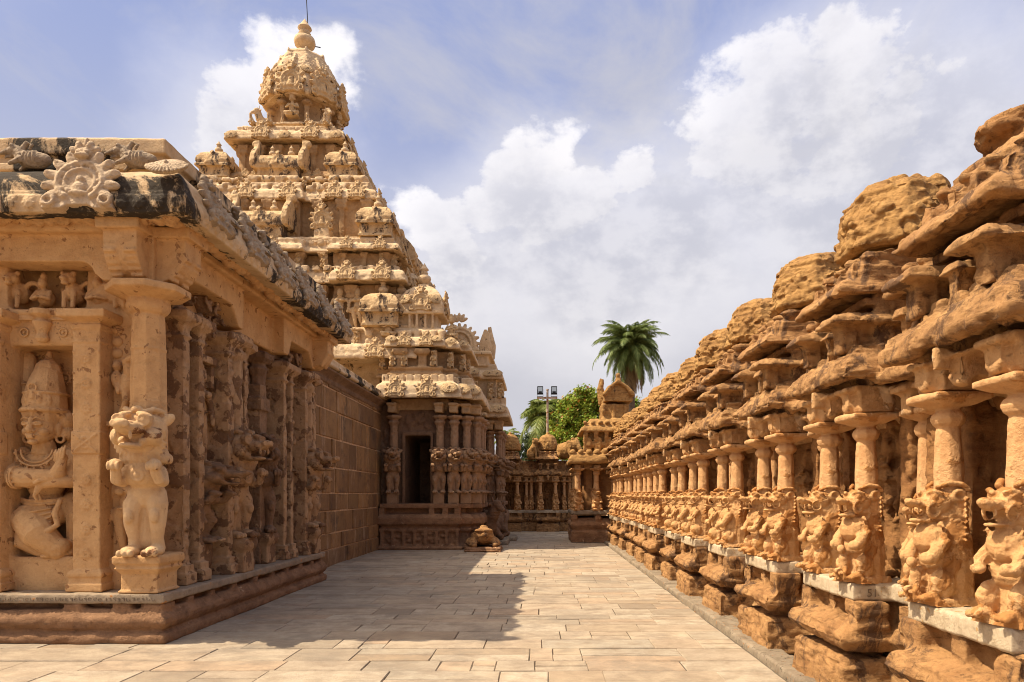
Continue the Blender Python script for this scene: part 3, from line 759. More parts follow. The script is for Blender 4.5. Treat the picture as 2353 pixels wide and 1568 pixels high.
# worn signs along the slab front: raised strokes coloured as shade in cuts
gm = M(); rr = random.Random(4)
x = -6.2
while x < -4.1:
    k = rr.randint(0, 3); z = .478 + rr.uniform(-.004, .004); s = rr.uniform(.014, .019); yb = 7.316
    if k == 0: gm.torus((x, yb, z), s, .0028, .3, 5.2, n=8)
    elif k == 1: gm.torus((x, yb, z + .008), s*.6, .0028, n=8); gm.tube([(x + s*.6, yb, z), (x + s*.6, yb, z - .02)], .0028, 4, ends=False)
    elif k == 2: gm.torus((x, yb, z), s, .0028, 3.14, 6.28, n=7); gm.tube([(x - s, yb, z), (x - s, yb, z + .02)], .0028, 4, ends=False)
    else: gm.tube([(x - s, yb, z + .015), (x + s, yb, z + .015), (x + s, yb, z - .02)], .0028, 4, ends=False)
    x += rr.uniform(.045, .06)
pp('worn_inscription', gm.mesh('inscription'), plain('cut_shadow', (.19, .14, .095), .95))

DY = .0052
def Q(px, py, Y): return tuple(W(px, py, Y))
# ---- front wall around the niche
m = M()
m.box(XL, -4.45, 8.05, 9.75, .5, 4.5)                         # core
m.box(XL, -5.93, 7.62, 8.1, .5, 4.2)                          # wall left of niche
m.box(-5.95, -4.5, 7.66, 8.1, .5, .9)                         # sill under niche
m.box(-5.15, -4.45, 7.74, 8.1, .5, 4.2)                       # panel wall
m.box(-5.95, -5.1, 7.66, 8.1, 3.27, 3.62)                     # lintel
m.box(-5.95, -4.5, 7.7, 8.1, .53, .6)
m.box(XL, -5.0, 7.6, 8.1, 3.6, 3.68, 0, 0)
m.box(XL, -4.5, 7.95, 8.1, 3.6, 4.3)
pp('wall', carve(m, 'pavilion_wall', .03, 1, [(2, .02, 3, 3)]), PLASTER)
# pilasters
def pilaster(x0, x1, y0, z0, z1, name='pilaster', par=pav):
    q = M(); cx = (x0 + x1) / 2; w = (x1 - x0) / 2
    q.box(x0, x1, y0, 7.8, z0, z1)
    q.loft(ccw(rect(x0, x1, y0, 7.8)), [(.0, z0), (.05, z0 + .01), (.05, z0 + .09), (.03, z0 + .1), (.03, z0 + .16), (.045, z0 + .17), (.045, z0 + .21), (.02, z0 + .24), (0, z0 + .25)])
    q.loft(ccw(rect(x0, x1, y0, 7.8)), [(0, z1 - .36), (.01, z1 - .34), (.0, z1 - .3), (-.02, z1 - .22), (.01, z1 - .2), (.02, z1 - .15), (.0, z1 - .13), (.1, z1 - .09), (.11, z1 - .08), (.11, z1), (0, z1 + .01)])
    n = int((z1 - z0 - .9) / .22)
    for k in range(n):
        z = z0 + .42 + k * .27 + (.25 if k > 3 else 0)
        if z > z1 - .5: break
        q.torus((cx, y0 - .004, z), .036, .012, n=14); q.ell((cx, y0, z), (.018, .022, .018), n=8, k=5)
        for a in range(10): q.ell((cx + .05*math.cos(a*.628), y0, z + .055*math.sin(a*.628)), (.012, .016, .012), n=5, k=4)
    for s_ in (-1, 1):
        for k in range(11): q.ell((cx + s_*(w - .012), y0, z0 + .35 + k*(z1 - z0 - .8)/10), (.012, .014, .012), n=6, k=4)
    q.box(x0 - .012, x1 + .012, y0 - .02, y0 + .1, z0 + 1.52, z0 + 1.76)
    for a in (0, 1): q.tube([(x0 + .03, y0 - .026, z0 + (1.55 if a else 1.73)), (x1 - .03, y0 - .026, z0 + (1.73 if a else 1.55))], .011, 4)
    q.torus((cx, y0 - .022, z0 + 1.64), .06, .01, n=14)
    return pp(name, carve(q, 'pilaster', .0085, 1, [(3, .006, 4, 3)]), PLASTER, par)
pilaster(-5.13, -4.83, 7.5, .53, 3.62); pilaster(-6.22, -5.93, 7.5, .53, 3.62)
# niche trim, pendant and weapon
m = M(); m.lathe([(.04, 3.3), (.07, 3.34), (.05, 3.4), (.075, 3.46), (.1, 3.52), (.05, 3.56), (.12, 3.6), (.12, 3.66)], 14, (-5.55, 7.62, 0))
m.box(-5.9, -5.2, 7.63, 7.7, 3.55, 3.62)
for x in (-5.78, -5.34): m.torus((x, 7.655, 3.42), .045, .012, n=14); m.ell((x, 7.655, 3.42), (.018, .012, .018))
pp('niche_lintel_carving', carve(m, 'lintel', .009, 1), PLASTER)
# the large figure in the niche: one body
m = M(); YB = 8.02
def QF(px, py, Y): p = W(px, py, 7.78); return (p.x, Y, p.z)
def E(px, py, rx, rz, d, dep, rot=None, n=14, k=10):
    s = 7.78 / F; m.ell(QF(px, py, YB - dep), (rx*s, d, rz*s), (0, math.radians(rot), 0) if rot else None, n, k)
def TB(pts, rad, n=10):
    m.tube([QF(a, b, YB - c) for a, b, c in pts], [q*7.78/F for q in rad], n)
TB([(98, 950, .2), (97, 915, .19), (98, 880, .17), (98, 850, .15)], [46, 44, 37, 28]); TB([(98, 850, .15), (98, 832, .14), (98, 808, .13)], [22, 12, 6])
m.torus(QF(98, 852, YB-.15), .125, .018, ax='z', n=18); m.torus(QF(98, 905, YB-.18), .215, .016, ax='z', n=24); m.torus(QF(98, 945, YB-.2), .225, .026, ax='z', n=24)
for k in range(5): E(70 + k*14, 925 - 6*(2 - abs(k - 2)), 6, 15, .03, .33 + .07*(1 - (abs(k - 2)/2)**2))
for k in range(9): E(62 + k*9, 946, 3.5, 3.5, .018, .33 + .11*(1 - (abs(k - 4)/4)**2))
m.torus(QF(98, 895, YB - .4), .045, .01, n=12)
fx = 98
E(fx, 982, 34, 36, .17, .25, n=20, k=14); E(fx, 1003, 25, 19, .14, .29); TB([(fx, 966, .415), (fx, 984, .44), (fx, 992, .455)], [4.5, 6, 7.5]); E(fx, 994, 11, 5.5, .03, .43)
for s in (-1, 1):
    E(fx + s*14, 977, 10, 6, .022, .41); TB([(fx + s*5, 977, .425), (fx + s*14, 973.5, .44), (fx + s*23, 978, .415)], [1.5, 1.9, 1.3], 6); TB([(fx + s*5, 978, .425), (fx + s*14, 981.5, .435), (fx + s*23, 978, .41)], [1.4, 1.6, 1.2], 6)
    TB([(fx + s*4, 967, .42), (fx + s*14, 963, .43), (fx + s*26, 968, .4)], [2, 2.2, 1.5], 6)
    E(fx + s*18, 994, 11, 10, .07, .34); E(fx + s*46, 965, 17, 20, .1, .14); E(fx + s*48, 995, 15, 17, .09, .14); E(fx + s*37, 988, 6, 17, .05, .22)
    m.torus(QF(fx + s*38, 1008, YB - .22), .045, .016, n=14); E(fx+s*36, 955, 14, 8, .06, .22)
E(fx, 1003.5, 12, 2.4, .025, .435); TB([(fx - 13, 1002.5, .41), (fx, 1005, .44), (fx + 13, 1002.5, .41)], [1.2, 1.2, 1.2], 6); E(fx, 1008.5, 9.5, 3, .025, .43); E(fx, 1018, 11, 7, .05, .39)
TB([(98, 1015, .22), (97, 1040, .2)], [22, 27])
E(96, 1062, 58, 30, .17, .16); E(76, 1076, 34, 25, .13, .22); E(117, 1076, 34, 25, .13, .22); E(96, 1110, 42, 42, .15, .17); E(96, 1150, 38, 30, .15, .16)
for rr_, q in ((30, .33), (38, .345)):
    TB([(98 + rr_*1.2*math.cos(PI + PI*i/12), 1036 - rr_*.95*math.sin(PI + PI*i/12), q + .03*math.sin(PI*i/12)) for i in range(13)], [2.6]*13, 6)
for i in range(9): E(98 + 38*1.2*math.cos(PI + PI*(i + .5)/9), 1036 - 41*math.sin(PI + PI*(i + .5)/9), 3, 3.5, .02, .36)
TB([(66, 1050, .32), (84, 1085, .36), (100, 1120, .34), (108, 1150, .33)], [2.5]*4, 6)
for s in (-1, 1): E(96 + s*20, 1077, 3, 3, .015, .36)
E(96, 1135, 3, 3, .01, .325)
# arms
TB([(42, 1052, .17), (32, 1078, .24), (50, 1096, .36), (95, 1100, .42), (145, 1098, .41)], [28, 27, 24, 22, 17], 12); E(158, 1088, 15, 16, .08, .4)
TB([(150, 1095, .4), (163, 1074, .42), (168, 1052, .4)], [16, 12, 9])
for i in range(4): TB([(155 + i*6, 1060 - i*2, .44), (157 + i*7, 1046 - i*3, .45), (156 + i*7, 1037 - i*3, .43)], [3.6, 3.2, 2.6], 6)
TB([(150, 1050, .16), (172, 1082, .26), (178, 1108, .32), (152, 1108, .41), (134, 1112, .43)], [22, 19, 17, 13, 12], 12)
for i in range(4): TB([(132 - i*3, 1110 + i*5, .45), (119 - i*2, 1118 + i*7, .47), (112 + i*1, 1130 + i*6, .45)], [5, 4.3, 3.2], 7)
TB([(140, 1104, .46), (128, 1106, .5), (118, 1112, .5)], [5, 4.5, 3.4], 7)
for a_, b_ in ((58, .445), (64, .45)): m.torus(QF(a_, 1098, YB - .39), .125, .011, ax='x', n=16)
TB([(60, 1040, .08), (32, 1010, .08), (22, 975, .08), (32, 950, .1)], [18, 15, 13, 11]); TB([(135, 1035, .08), (160, 1005, .08), (172, 968, .08)], [18, 14, 11])
# hips, cloth, legs
E(90, 1182, 60, 34, .2, .16); E(76, 1200, 54, 30, .19, .2)
for i in range(6):
    TB([(36, 1160 + i*10, .22), (62, 1170 + i*11, .335), (92, 1176 + i*12, .375), (128, 1168 + i*10, .32)], [2.2, 2.8, 3, 2.4], 6)
for z_ in (1146, 1154): TB([(40, z_ - 2, .2), (66, z_ + 3, .29), (96, z_ + 5, .325), (128, z_ + 3, .29), (150, z_ - 3, .2)], [3.6]*5, 6)
TB([(70, 1195, .24), (108, 1228, .36), (145, 1262, .32)], [38, 34, 24], 14); E(140, 1268, 36, 20, .17, .22); E(148, 1256, 24, 22, .12, .32)
TB([(62, 1200, .18), (60, 1245, .28), (118, 1274, .24)], [30, 20, 18], 12); E(126, 1276, 22, 8, .1, .3)
TB([(150, 1155, .12), (172, 1180, .14), (166, 1240, .14)], [24, 30, 24], 12)
TB([(36, 1190, .1), (42, 1240, .1), (52, 1270, .08)], [16, 22, 20], 12)
TB([(152, 1150, .34), (146, 1180, .38), (152, 1205, .38), (130, 1222, .42), (112, 1238, .40)], [5, 7, 6, 7, 5])
m.box(-5.93, -5.14, 7.9, 8.06, .9, .95)
TB([(42, 818, .08), (42, 900, .1)], [16, 20]); E(42, 893, 20, 14, .1, .1); m.torus(QF(42, 880, YB - .1), .1, .012, ax='z', n=14)
pp('relief_figure', carve(m, 'deity', .0072, 1, [(5, .003, 4, 2), (28, .002, 4, 2)]), PLASTER)
m = M()
for a, b in ((75, 868), (62, 935), (150, 870), (85, 815)):
    c = Q(a, b, 8.03); m.torus(c, .055, .012, n=16); m.ell(c, (.03, .02, .03))
    for q in range(10): m.ell((c[0] + .08*math.cos(q*.628), c[1], c[2] + .08*math.sin(q*.628)), (.014, .01, .014), n=5, k=4)
pp('niche_rosettes', carve(m, 'rosettes', .008, 1), PLASTER)
# side panel reliefs
fg = carve(standing_figure(.03), 'attendant', .009, 1, [(12, .004, 8, 2)]); fg.materials.append(PLASTER)
pp('attendant_figure', fg, loc=(-4.66, 7.72, .88), sc=(1.25, 1.0, 1.1))
m = M(); m.box(-4.83, -4.5, 7.6, 7.8, 1.94, 2.0); m.box(-4.83, -4.5, 7.6, 7.8, 2.36, 2.42)
m.box(-4.83, -4.68, 7.66, 7.8, 1.96, 2.4); m.ell((-4.6, 7.72, 2.1), (.07, .07, .08)); m.ell((-4.6, 7.7, 2.25), (.05, .05, .06))
m.ell((-4.62, 7.72, 2.86), (.12, .1, .16)); m.tube([(-4.6, 7.7, 2.95), (-4.62, 7.66, 3.1), (-4.56, 7.62, 3.12)], [.08, .06, .04]);
for q in (0, 1, 2): m.tube([(-4.56 + q*.045, 7.68, 2.9), (-4.55 + q*.045, 7.67, 2.45)], [.022, .02])
m.tube([(-4.68, 7.7, 2.85), (-4.62, 7.64, 2.65), (-4.7, 7.66, 2.48)], [.06, .045, .03]); m.ell((-4.68, 7.64, 2.46), (.06, .07, .03))
m.ell((-4.76, 7.7, 3.05), (.05, .06, .06)); m.ell((-4.77, 7.7, 2.9), (.06, .06, .1)); m.tube([(-4.76, 7.68, 2.85), (-4.7, 7.62, 2.75)], .03)
for k in range(6): m.ell((-4.78 + (k % 2)*.2, 7.74, 3.2 + (k//2)*.13), (.07, .05, .06))
pp('panel_relief', carve(m, 'panel_relief', .0095, 1, [(12, .005, 8, 2)]), PLASTER)
# frieze of beasts and riders above the niche
m = M(); rr = random.Random(9)
for k, x in enumerate((-6.6, -6.25, -5.93, -5.62, -5.3, -5.0, -4.72)):
    z = 3.7
    if k % 2 == 0:
        m.ell((x, 7.8, z + .2), (.1, .13, .13)); m.ell((x, 7.68, z + .33), (.075, .08, .07)); m.ell((x, 7.6, z + .31), (.04, .05, .03)); m.ell((x, 7.62, z + .26), (.04, .04, .015))
        for s in (-1, 1): m.ell((x + s*.06, 7.68, z + .39), .028); m.tube([(x + s*.05, 7.7, z + .18), (x + s*.05, 7.68, z + .02)], [.035, .026])
        m.torus((x + .16, 7.78, z + .22), .09, .03, -1.5, 3.6, n=14)
    else:
        m.ell((x, 7.78, z + .14), (.09, .1, .1)); m.ell((x, 7.72, z + .29), (.05, .055, .06)); m.lathe([(.045, 0), (.035, .05), (.0, .1)], 8, (x, 7.74, z + .33))
        for s in (-1, 1): m.tube([(x + s*.07, 7.74, z + .2), (x + s*.1, 7.68, z + .1), (x + s*.03, 7.66, z + .12)], .025)
m.tube([(-5.1, 7.82, 3.85), (-4.9, 7.8, 3.9), (-4.7, 7.8, 3.82), (-4.55, 7.8, 3.65), (-4.52, 7.8, 3.4)], [.1, .14, .14, .12, .08], 10)
for k in range(24): m.ell((rr.uniform(-6.6, -4.6), 7.9, rr.uniform(3.72, 4.1)), (rr.uniform(.03, .07), .06, rr.uniform(.03, .07)))
pp('beast_frieze', carve(m, 'beast_frieze', .012, 1, [(12, .008, 8, 3)]), PLASTER)
# beam with curved haunch, corner pillar and corbel
m = M(); m.prism([(XL, 4.13), (-4.98, 4.13), (-4.9, 4.1), (-4.84, 4.0), (-4.76, 3.93), (-4.5, 3.9), (-4.2, 3.9), (-4.2, 4.56), (XL, 4.56)], 7.42, 7.75)
m.box(XL, -4.3, 7.3, 7.75, 4.42, 4.56)
pp('beam', carve(m, 'beam', .02, 1, [(2, .01, 8, 2)]), PLASTER)
def sidebeam(y0, y1, h=.25):
    q = M(); q.prism([(y0, 4.15), (y1 - h - .1, 4.15), (y1 - h, 4.05), (y1 - .15, 3.9), (y1, 3.88), (y1, 4.56), (y0, 4.56)], -4.45, -4.12, 'x'); return q
m = sidebeam(7.9, 9.5); m.merge(sidebeam(11.0, 12.55)); m.box(-4.6, -4.3, 9.4, 11.1, 3.9, 4.56); m.box(-4.3, -4.02, 7.9, 12.6, 4.44, 4.56)
m.prism([(11.0, 3.88), (11.2, 3.88), (11.35, 4.15), (11.0, 4.2)], -4.45, -4.12, 'x')
pp('beam', carve(m, 'beam_side', .02, 1, [(2, .01, 8, 2)]), PLASTER)
pcx, pcy = -4.33, 7.56
m = M(); octa(m, pcx, pcy, [(.2, 2.0), (.185, 2.6), (.165, 3.5), (.163, 3.56), (.16, 3.58), (.19, 3.6), (.215, 3.64), (.225, 3.68), (.215, 3.73), (.19, 3.76), (.22, 3.78)])
for z in (2.62, 3.2): octa(m, pcx, pcy, [(.18, z - .01), (.19 - (z - 2.6)*.02, z), (.18, z + .01)])
T = Matrix.Translation((pcx, pcy, 0))
m.loft([(.41*math.cos(PI/8 + k*PI/4)*1.04, .41*math.sin(PI/8 + k*PI/4)) for k in range(8)], [(-.2, 3.74), (-.02, 3.8), (0, 3.81), (0, 3.875), (-.03, 3.89)], T)
pp('corner_pillar', carve(m, 'corner_pillar', .01, 0, [(2.5, .008, 8, 3)]), PLASTER)
m = M(); m.loft(ccw(rect(pcx - .19, pcx + .21, pcy - .2, pcy + .2)), [(.0, .53), (.02, .54), (.02, .56), (0, .57), (0, .74), (.03, .78), (.05, .8), (.03, .83), (.06, .86), (.06, .93), (.03, .95)])
pp('lion_pedestal', carve(m, 'pedestal', .011, 1, [(3, .006, 4, 3)]), PLASTER)
CRK = stone('flaking_plaster', (.62, .40, .20), (.70, .49, .27), (.44, .26, .12), patch=(.20, .09, .04), patch_at=.60)
pp('guardian_lion', remat(P_LION, CRK), loc=(pcx + .02, pcy - .08, .93), rz=.1, sc=(1.56, 1.45, 1.62))
def arm(m, cx, cy, T=None, L=.42, w=.18, h=.62, z0=3.9):
    """corbel arm reaching towards -Y with a rounded underside"""
    pts = [(cy, z0), (cy - L*.45, z0 + .02), (cy - L*.75, z0 + .09), (cy - L*.93, z0 + .2), (cy - L, z0 + .32), (cy - L, z0 + h*.8), (cy, z0 + h*.8)]
    m.prism(pts, cx - w, cx + w, 'x', T); m.box(cx - w - .05, cx + w + .05, cy - L - .06, cy, z0 + h*.8, z0 + h, T=T)
    for k in range(5):
        z = z0 + .06 + k*.055; d = L*(.62 + .075*k)
        for s in (-1, 1): m.tube([(cx + s*w*.25, cy - d - .035, z), (cx + s*w*.95, cy - d - .035, z)], .026, 6, T, ends=False)
m = M(); arm(m, pcx - .1, 7.66, L=.46); arm(m, 0, .0, Matrix.Translation((pcx - .05, 7.66, 0)) @ Matrix.Rotation(PI/2, 4, 'Z'), L=.5); m.box(pcx - .3, pcx + .2, 7.5, 7.9, 3.92, 4.5)
pp('corbel', carve(m, 'corbel', .013, 1, [(2.5, .006, 4, 3)]), PLASTER)
m = M(); arm(m, 0, 0, Matrix.Translation((-4.3, 12.6, 0)) @ Matrix.Rotation(PI/2, 4, 'Z'), L=.45)
pp('corbel', carve(m, 'corbel_far', .02, 1, [(2.5, .006, 4, 3)]), PLASTER)
# soffit garland
m = M(); rr = random.Random(2)
x = XL + .2
while x < -3.85:
    m.ell((x, 7.28 + rr.uniform(-.03, .03), 4.55), (.09, .09, rr.uniform(.05, .1))); m.ell((x + .05, 7.16, 4.58), (.06, .06, .05)); x += .14
y = 7.2
while y < 12.8:
    m.ell((-3.9 + rr.uniform(-.03, .03), y, 4.55), (.09, .1, rr.uniform(.06, .12))); m.ell((-3.8, y + .06, 4.58), (.06, .07, .05)); y += .15
pp('soffit_garland', carve(m, 'soffit', .016, 1, [(12, .02, 4, 3)]), PLASTER_C)
# ---- eave and parapet
ep = ccw(rect(XL - 1, -4.0, 7.38, 12.85))
prof = [(-.3, 4.56), (.32, 4.5), (.35, 4.505), (.355, 4.51), (.37, 4.68), (.36, 4.69), (.345, 4.7), (.345, 4.73)]
for k in range(9):
    a = (PI/2) * k / 8; prof.append((-.12 + .45*math.cos(a), 4.73 + .36*math.sin(a)))
prof += [(-.14, 5.1), (-.14, 5.13), (-.07, 5.14), (-.07, 5.22), (-.16, 5.23), (-.16, 5.33), (-.1, 5.34), (-.1, 5.5), (-.14, 5.53), (-.4, 5.54)]
m = M().loft(ep, prof)
x = -3.73
while x > -6.6:
    m.torus((x, 7.005, 4.6), .036, .014, n=12); m.ell((x, 7.0, 4.6), (.02, .02, .02))
    for q in range(8): m.ell((x + .055*math.cos(q*.785), 7.005, 4.6 + .055*math.sin(q*.785)), (.015, .016, .015), n=5, k=4)
    x -= .19
y = 7.12
while y < 13.1:
    m.torus((-3.625, y, 4.6), .036, .014, ax='x', n=12); m.ell((-3.62, y, 4.6), (.02, .02, .02))
    for q in range(8): m.ell((-3.625, y + .055*math.cos(q*.785), 4.6 + .055*math.sin(q*.785)), (.015, .015, .015), n=5, k=4)
    y += .19
pp('eave', carve(m, 'eave', .0125, 1, [(1.6, .012, 4, 3), (7, .005, 5, 3)]), EAVE)
def eave_orn(me, x, y, z, sc, side, name='gable_ornament', tilt=-.42):
    o = pp(name, me, loc=(x, y, z), rz=(PI/2 if side else 0), sc=sc)
    o.rotation_euler = (tilt, 0, PI/2 if side else 0) if not side else Euler((tilt, 0, PI/2)).to_matrix().to_euler()
    return o
K1 = remat(P_KUDUN, stone('pale_carving', (.54, .39, .24), (.64, .50, .34), (.36, .24, .14), carved=.25, soot=(.03, .025, .02), soot_at=.68))
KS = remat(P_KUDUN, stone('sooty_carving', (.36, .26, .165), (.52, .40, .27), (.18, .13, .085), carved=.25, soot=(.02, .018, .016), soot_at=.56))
eave_orn(K1, -4.72, 6.985, 4.52, (.8, .8, .74), False, tilt=-.22)
eave_orn(K1, -6.6, 6.985, 4.52, (.8, .8, .74), False, tilt=-.22)
FN = remat(P_FAN, K1.materials[0])
eave_orn(FN, -3.83, 7.04, 4.98, .42, False, 'fan_ornament', tilt=-.75)
FS = remat(P_FAN, KS.materials[0])
y = 7.75; k = 0
while y < 12.9:
    eave_orn(KS, -3.6, y, 4.6, (.6, .8, .62), True, tilt=-.4)
    eave_orn(FS, -3.78, y + .5, 4.95, .42, True, 'fan_ornament', tilt=-.75)
    y += 1.0; k += 1
MK = remat(P_MAK, KS.materials[0])
for x in (-5.45, -4.32): o = pp('beast_ornament', MK, loc=(x, 7.3, 5.08), sc=.52)
for y in (8.2, 8.95, 9.75, 10.6, 11.45, 12.3): o = pp('beast_ornament', MK, loc=(-3.95, y, 5.08), rz=PI/2 + .2, sc=.5)
# ---- side (facing the courtyard): pilasters, relief panels, doorway, lions
FLAKE = stone('flaked_shaded_side_plaster', (.38, .22, .105), (.52, .34, .185), (.22, .115, .055), patch=(.17, .09, .045), patch_at=.53, patch_sc=4.5, patch_k=.9, pits=.3, soot=(.06, .035, .022), soot_at=.66, soot_scale=3)  # flaked plaster, base colour darkened to imitate the shaded side
def sp(y0, y1, x=-4.2, z0=.53, z1=3.8):
    q.box(-4.6, x, y0, y1, z0, z1); q.box(-4.6, x + .07, y0 - .05, y1 + .05, z0, z0 + .14); q.box(-4.6, x + .04, y0 - .03, y1 + .03, z0 + .12, z0 + .24)
    q.loft(ccw(rect(-4.6, x, y0, y1)), [(0, z1 - .36), (.03, z1 - .32), (0, z1 - .28), (.02, z1 - .2), (.1, z1 - .12), (.1, z1 - .04), (.02, z1)])
    for k in range(9):
        q.box(-4.5, x + .012, y0 + .02, y1 - .02, z0 + .35 + k*.29, z0 + .56 + k*.29)
        q.torus((x + .01, (y0 + y1)/2, z0 + .455 + k*.29), .03, .008, ax='x', n=10)
for i, (y0, y1) in enumerate(((8.05, 8.2), (8.42, 8.56), (9.12, 9.3), (9.72, 9.86), (11.2, 11.34), (11.52, 11.64), (12.12, 12.26), (12.66, 12.82))):
    q = M(); sp(y0, y1, -4.2 + (.04 if i in (2, 6) else 0)); pp('side_pilaster', carve(q, 'side_pilaster', .0125, 0, [(3, .012, int(y0*10), 3), (4, .02, i, 4, 'chip'), (20, .004, 4, 2)]), FLAKE)
m = M(); m.box(-4.8, -4.48, 7.8, 9.85, .53, 4.1); m.box(-4.8, -4.48, 11.2, 12.8, .53, 4.1); m.box(-6.0, -5.75, 9.8, 11.3, .53, 4.1); m.box(-5.9, -4.5, 9.75, 9.85, .53, 4.1); m.box(-5.9, -4.5, 11.2, 11.3, .53, 4.1)
m.box(-4.85, -4.5, 9.8, 11.3, 3.3, 4.1); m.box(-4.7, -4.36, 8.2, 9.12, .53, .95); m.box(-4.7, -4.36, 11.6, 12.6, .53, .95); m.box(-4.75, -4.3, 10.5, 10.75, .53, 3.3); m.box(-4.72, -4.26, 10.45, 10.8, 2.9, 3.1)
rr = random.Random(8)
for (ya, yb) in ((8.2, 8.42), (9.3, 9.7), (11.34, 11.52), (12.28, 12.6)):
    for k in range(16):
        z = 1.1 + k*.16; m.torus((-4.46, (ya + yb)/2 + .03*(-1)**k, z), .06, .03, -1.5 + k, 2.6 + k, ax='x', n=9)
        m.ell((-4.45, rr.uniform(ya, yb), z + .08), (.07, .04, .05), None, 8, 6)
for (ya, yb) in ((8.0, 9.45), (11.3, 12.7)):
    for k in range(34):
        y, z = rr.uniform(ya, yb), rr.uniform(3.6, 4.12)
        m.ell((-4.4, y, z), (.13, rr.uniform(.035, .07), rr.uniform(.05, .1)), (rr.uniform(-.6, .6), 0, 0), 8, 6)
        m.torus((-4.28, y, z), .05, .018, rr.uniform(0, 3), rr.uniform(4, 6), ax='x', n=8)
pp('side_wall', carve(m, 'side_wall', .017, 0, [(4, .015, 4, 3), (4, .03, 7, 4, 'chip'), (16, .008, 5, 3)]), SIDEW)
SF = remat(P_STAND, FLAKE, 'side_figure')
for y, s, z in ((8.84, 1.25, 2.0), (11.88, 1.2, 2.0)):
    pp('side_relief_figure', SF, loc=(-4.42, y, z), rz=PI/2 - .1, sc=(s*1.3, s*1.3, s*1.05)); pp('side_relief_figure', SF, loc=(-4.42, y - .17, 1.2), rz=PI/2, sc=(.8, .8, .8))
pp('side_relief_beast', remat(P_LION2, SIDEW), loc=(-4.4, 8.84, .98), rz=PI/2, sc=(1.6, 1.6, 1.05))
q = M(); q.box(-4.62, -4.28, 8.6, 9.08, 3.3, 3.4); q.box(-4.62, -4.32, 8.62, 8.7, 3.0, 3.3); q.box(-4.62, -4.32, 9.0, 9.08, 3.0, 3.3); pp('niche_lintel', carve(q, 'side_lintel', .015, 0, [(5, .01, 4, 3)]), FLAKE)
q = M(); q.box(-4.62, -4.3, 11.66, 12.1, 3.3, 3.4); pp('niche_lintel', carve(q, 'side_lintel', .015, 0, [(5, .01, 4, 3)]), FLAKE)
SL = remat(P_LION, FLAKE, 'side_lion'); SLD = remat(P_LION, BROWN, 'side_lion_shaded')  # second copy coloured dark for the shade of its recess
for y, x, me, a, h in ((9.5, -4.2, SL, PI/2 - .45, 1.5), (10.7, -4.36, SLD, PI/2 - 1.0, 1.55), (12.45, -4.2, SL, PI/2 - .3, 1.45)):
    pp('guardian_lion', me, loc=(x, y, 1.0), rz=a, sc=(1.45, 1.45, h))
    q = M(); q.loft(ccw(rect(x - .18, x + .16, y - .17, y + .17)), [(0, .53), (0, .8), (.04, .88), (.05, .93), (.03, 1.01)])
    pp('lion_pedestal', carve(q, 'side_pedestal', .014, 0, [(4, .015, 4, 3), (5, .02, 4, 4, 'chip')]), FLAKE)
    q = M(); octa(q, x - .06, y, [(.13, 2.2), (.12, 3.45), (.15, 3.5), (.17, 3.56), (.12, 3.62), (.13, 3.66)]); q.loft(ccw(rect(x - .2, x + .08, y - .14, y + .14)), [(0, 3.66), (.06, 3.72), (.06, 3.8), (0, 3.83)])
    pp('side_pillar', carve(q, 'side_pillar', .014, 0, [(4, .01, 4, 3), (4, .02, 4, 4, 'chip')]), FLAKE if y != 10.7 else BROWN)  # brown on the recessed pillar imitates shade too

# ------------------------------------------------------------------ long wall of squared blocks
def block_mat():
    t = NT('wall_block'); g = t.n.new('ShaderNodeNewGeometry').outputs['Random Per Island']
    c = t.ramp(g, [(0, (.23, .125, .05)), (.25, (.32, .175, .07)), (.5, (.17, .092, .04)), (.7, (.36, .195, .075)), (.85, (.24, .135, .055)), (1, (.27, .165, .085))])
    c = t.mix(t.ramp(t.noise(3, 6, .65), [(.45, 0), (.7, .7)]), c, (.135, .07, .035))
    c = t.mix(t.ramp(t.noise(30, 5, .7), [(.4, 0), (.8, .5)]), c, (.12, .065, .032))
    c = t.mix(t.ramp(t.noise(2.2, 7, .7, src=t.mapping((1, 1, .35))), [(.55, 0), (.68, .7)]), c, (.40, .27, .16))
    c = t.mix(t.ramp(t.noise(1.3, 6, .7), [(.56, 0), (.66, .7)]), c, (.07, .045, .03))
    t.link(c, t.b.inputs['Base Color']); t.bump([(t.noise(6, 6, .7, src=t.mapping((1, 1, 3))), .05, .4), (t.noise(50, 5, .7), .008, .6)])
    return t.m
bw = thing('block_wall', 'long shaded wall of squared brown stone blocks with pale mortar, joining the pavilion to the temple', 'wall', (-4.7, 12.9, 0))
m = M(); r = random.Random(3); z = -.05
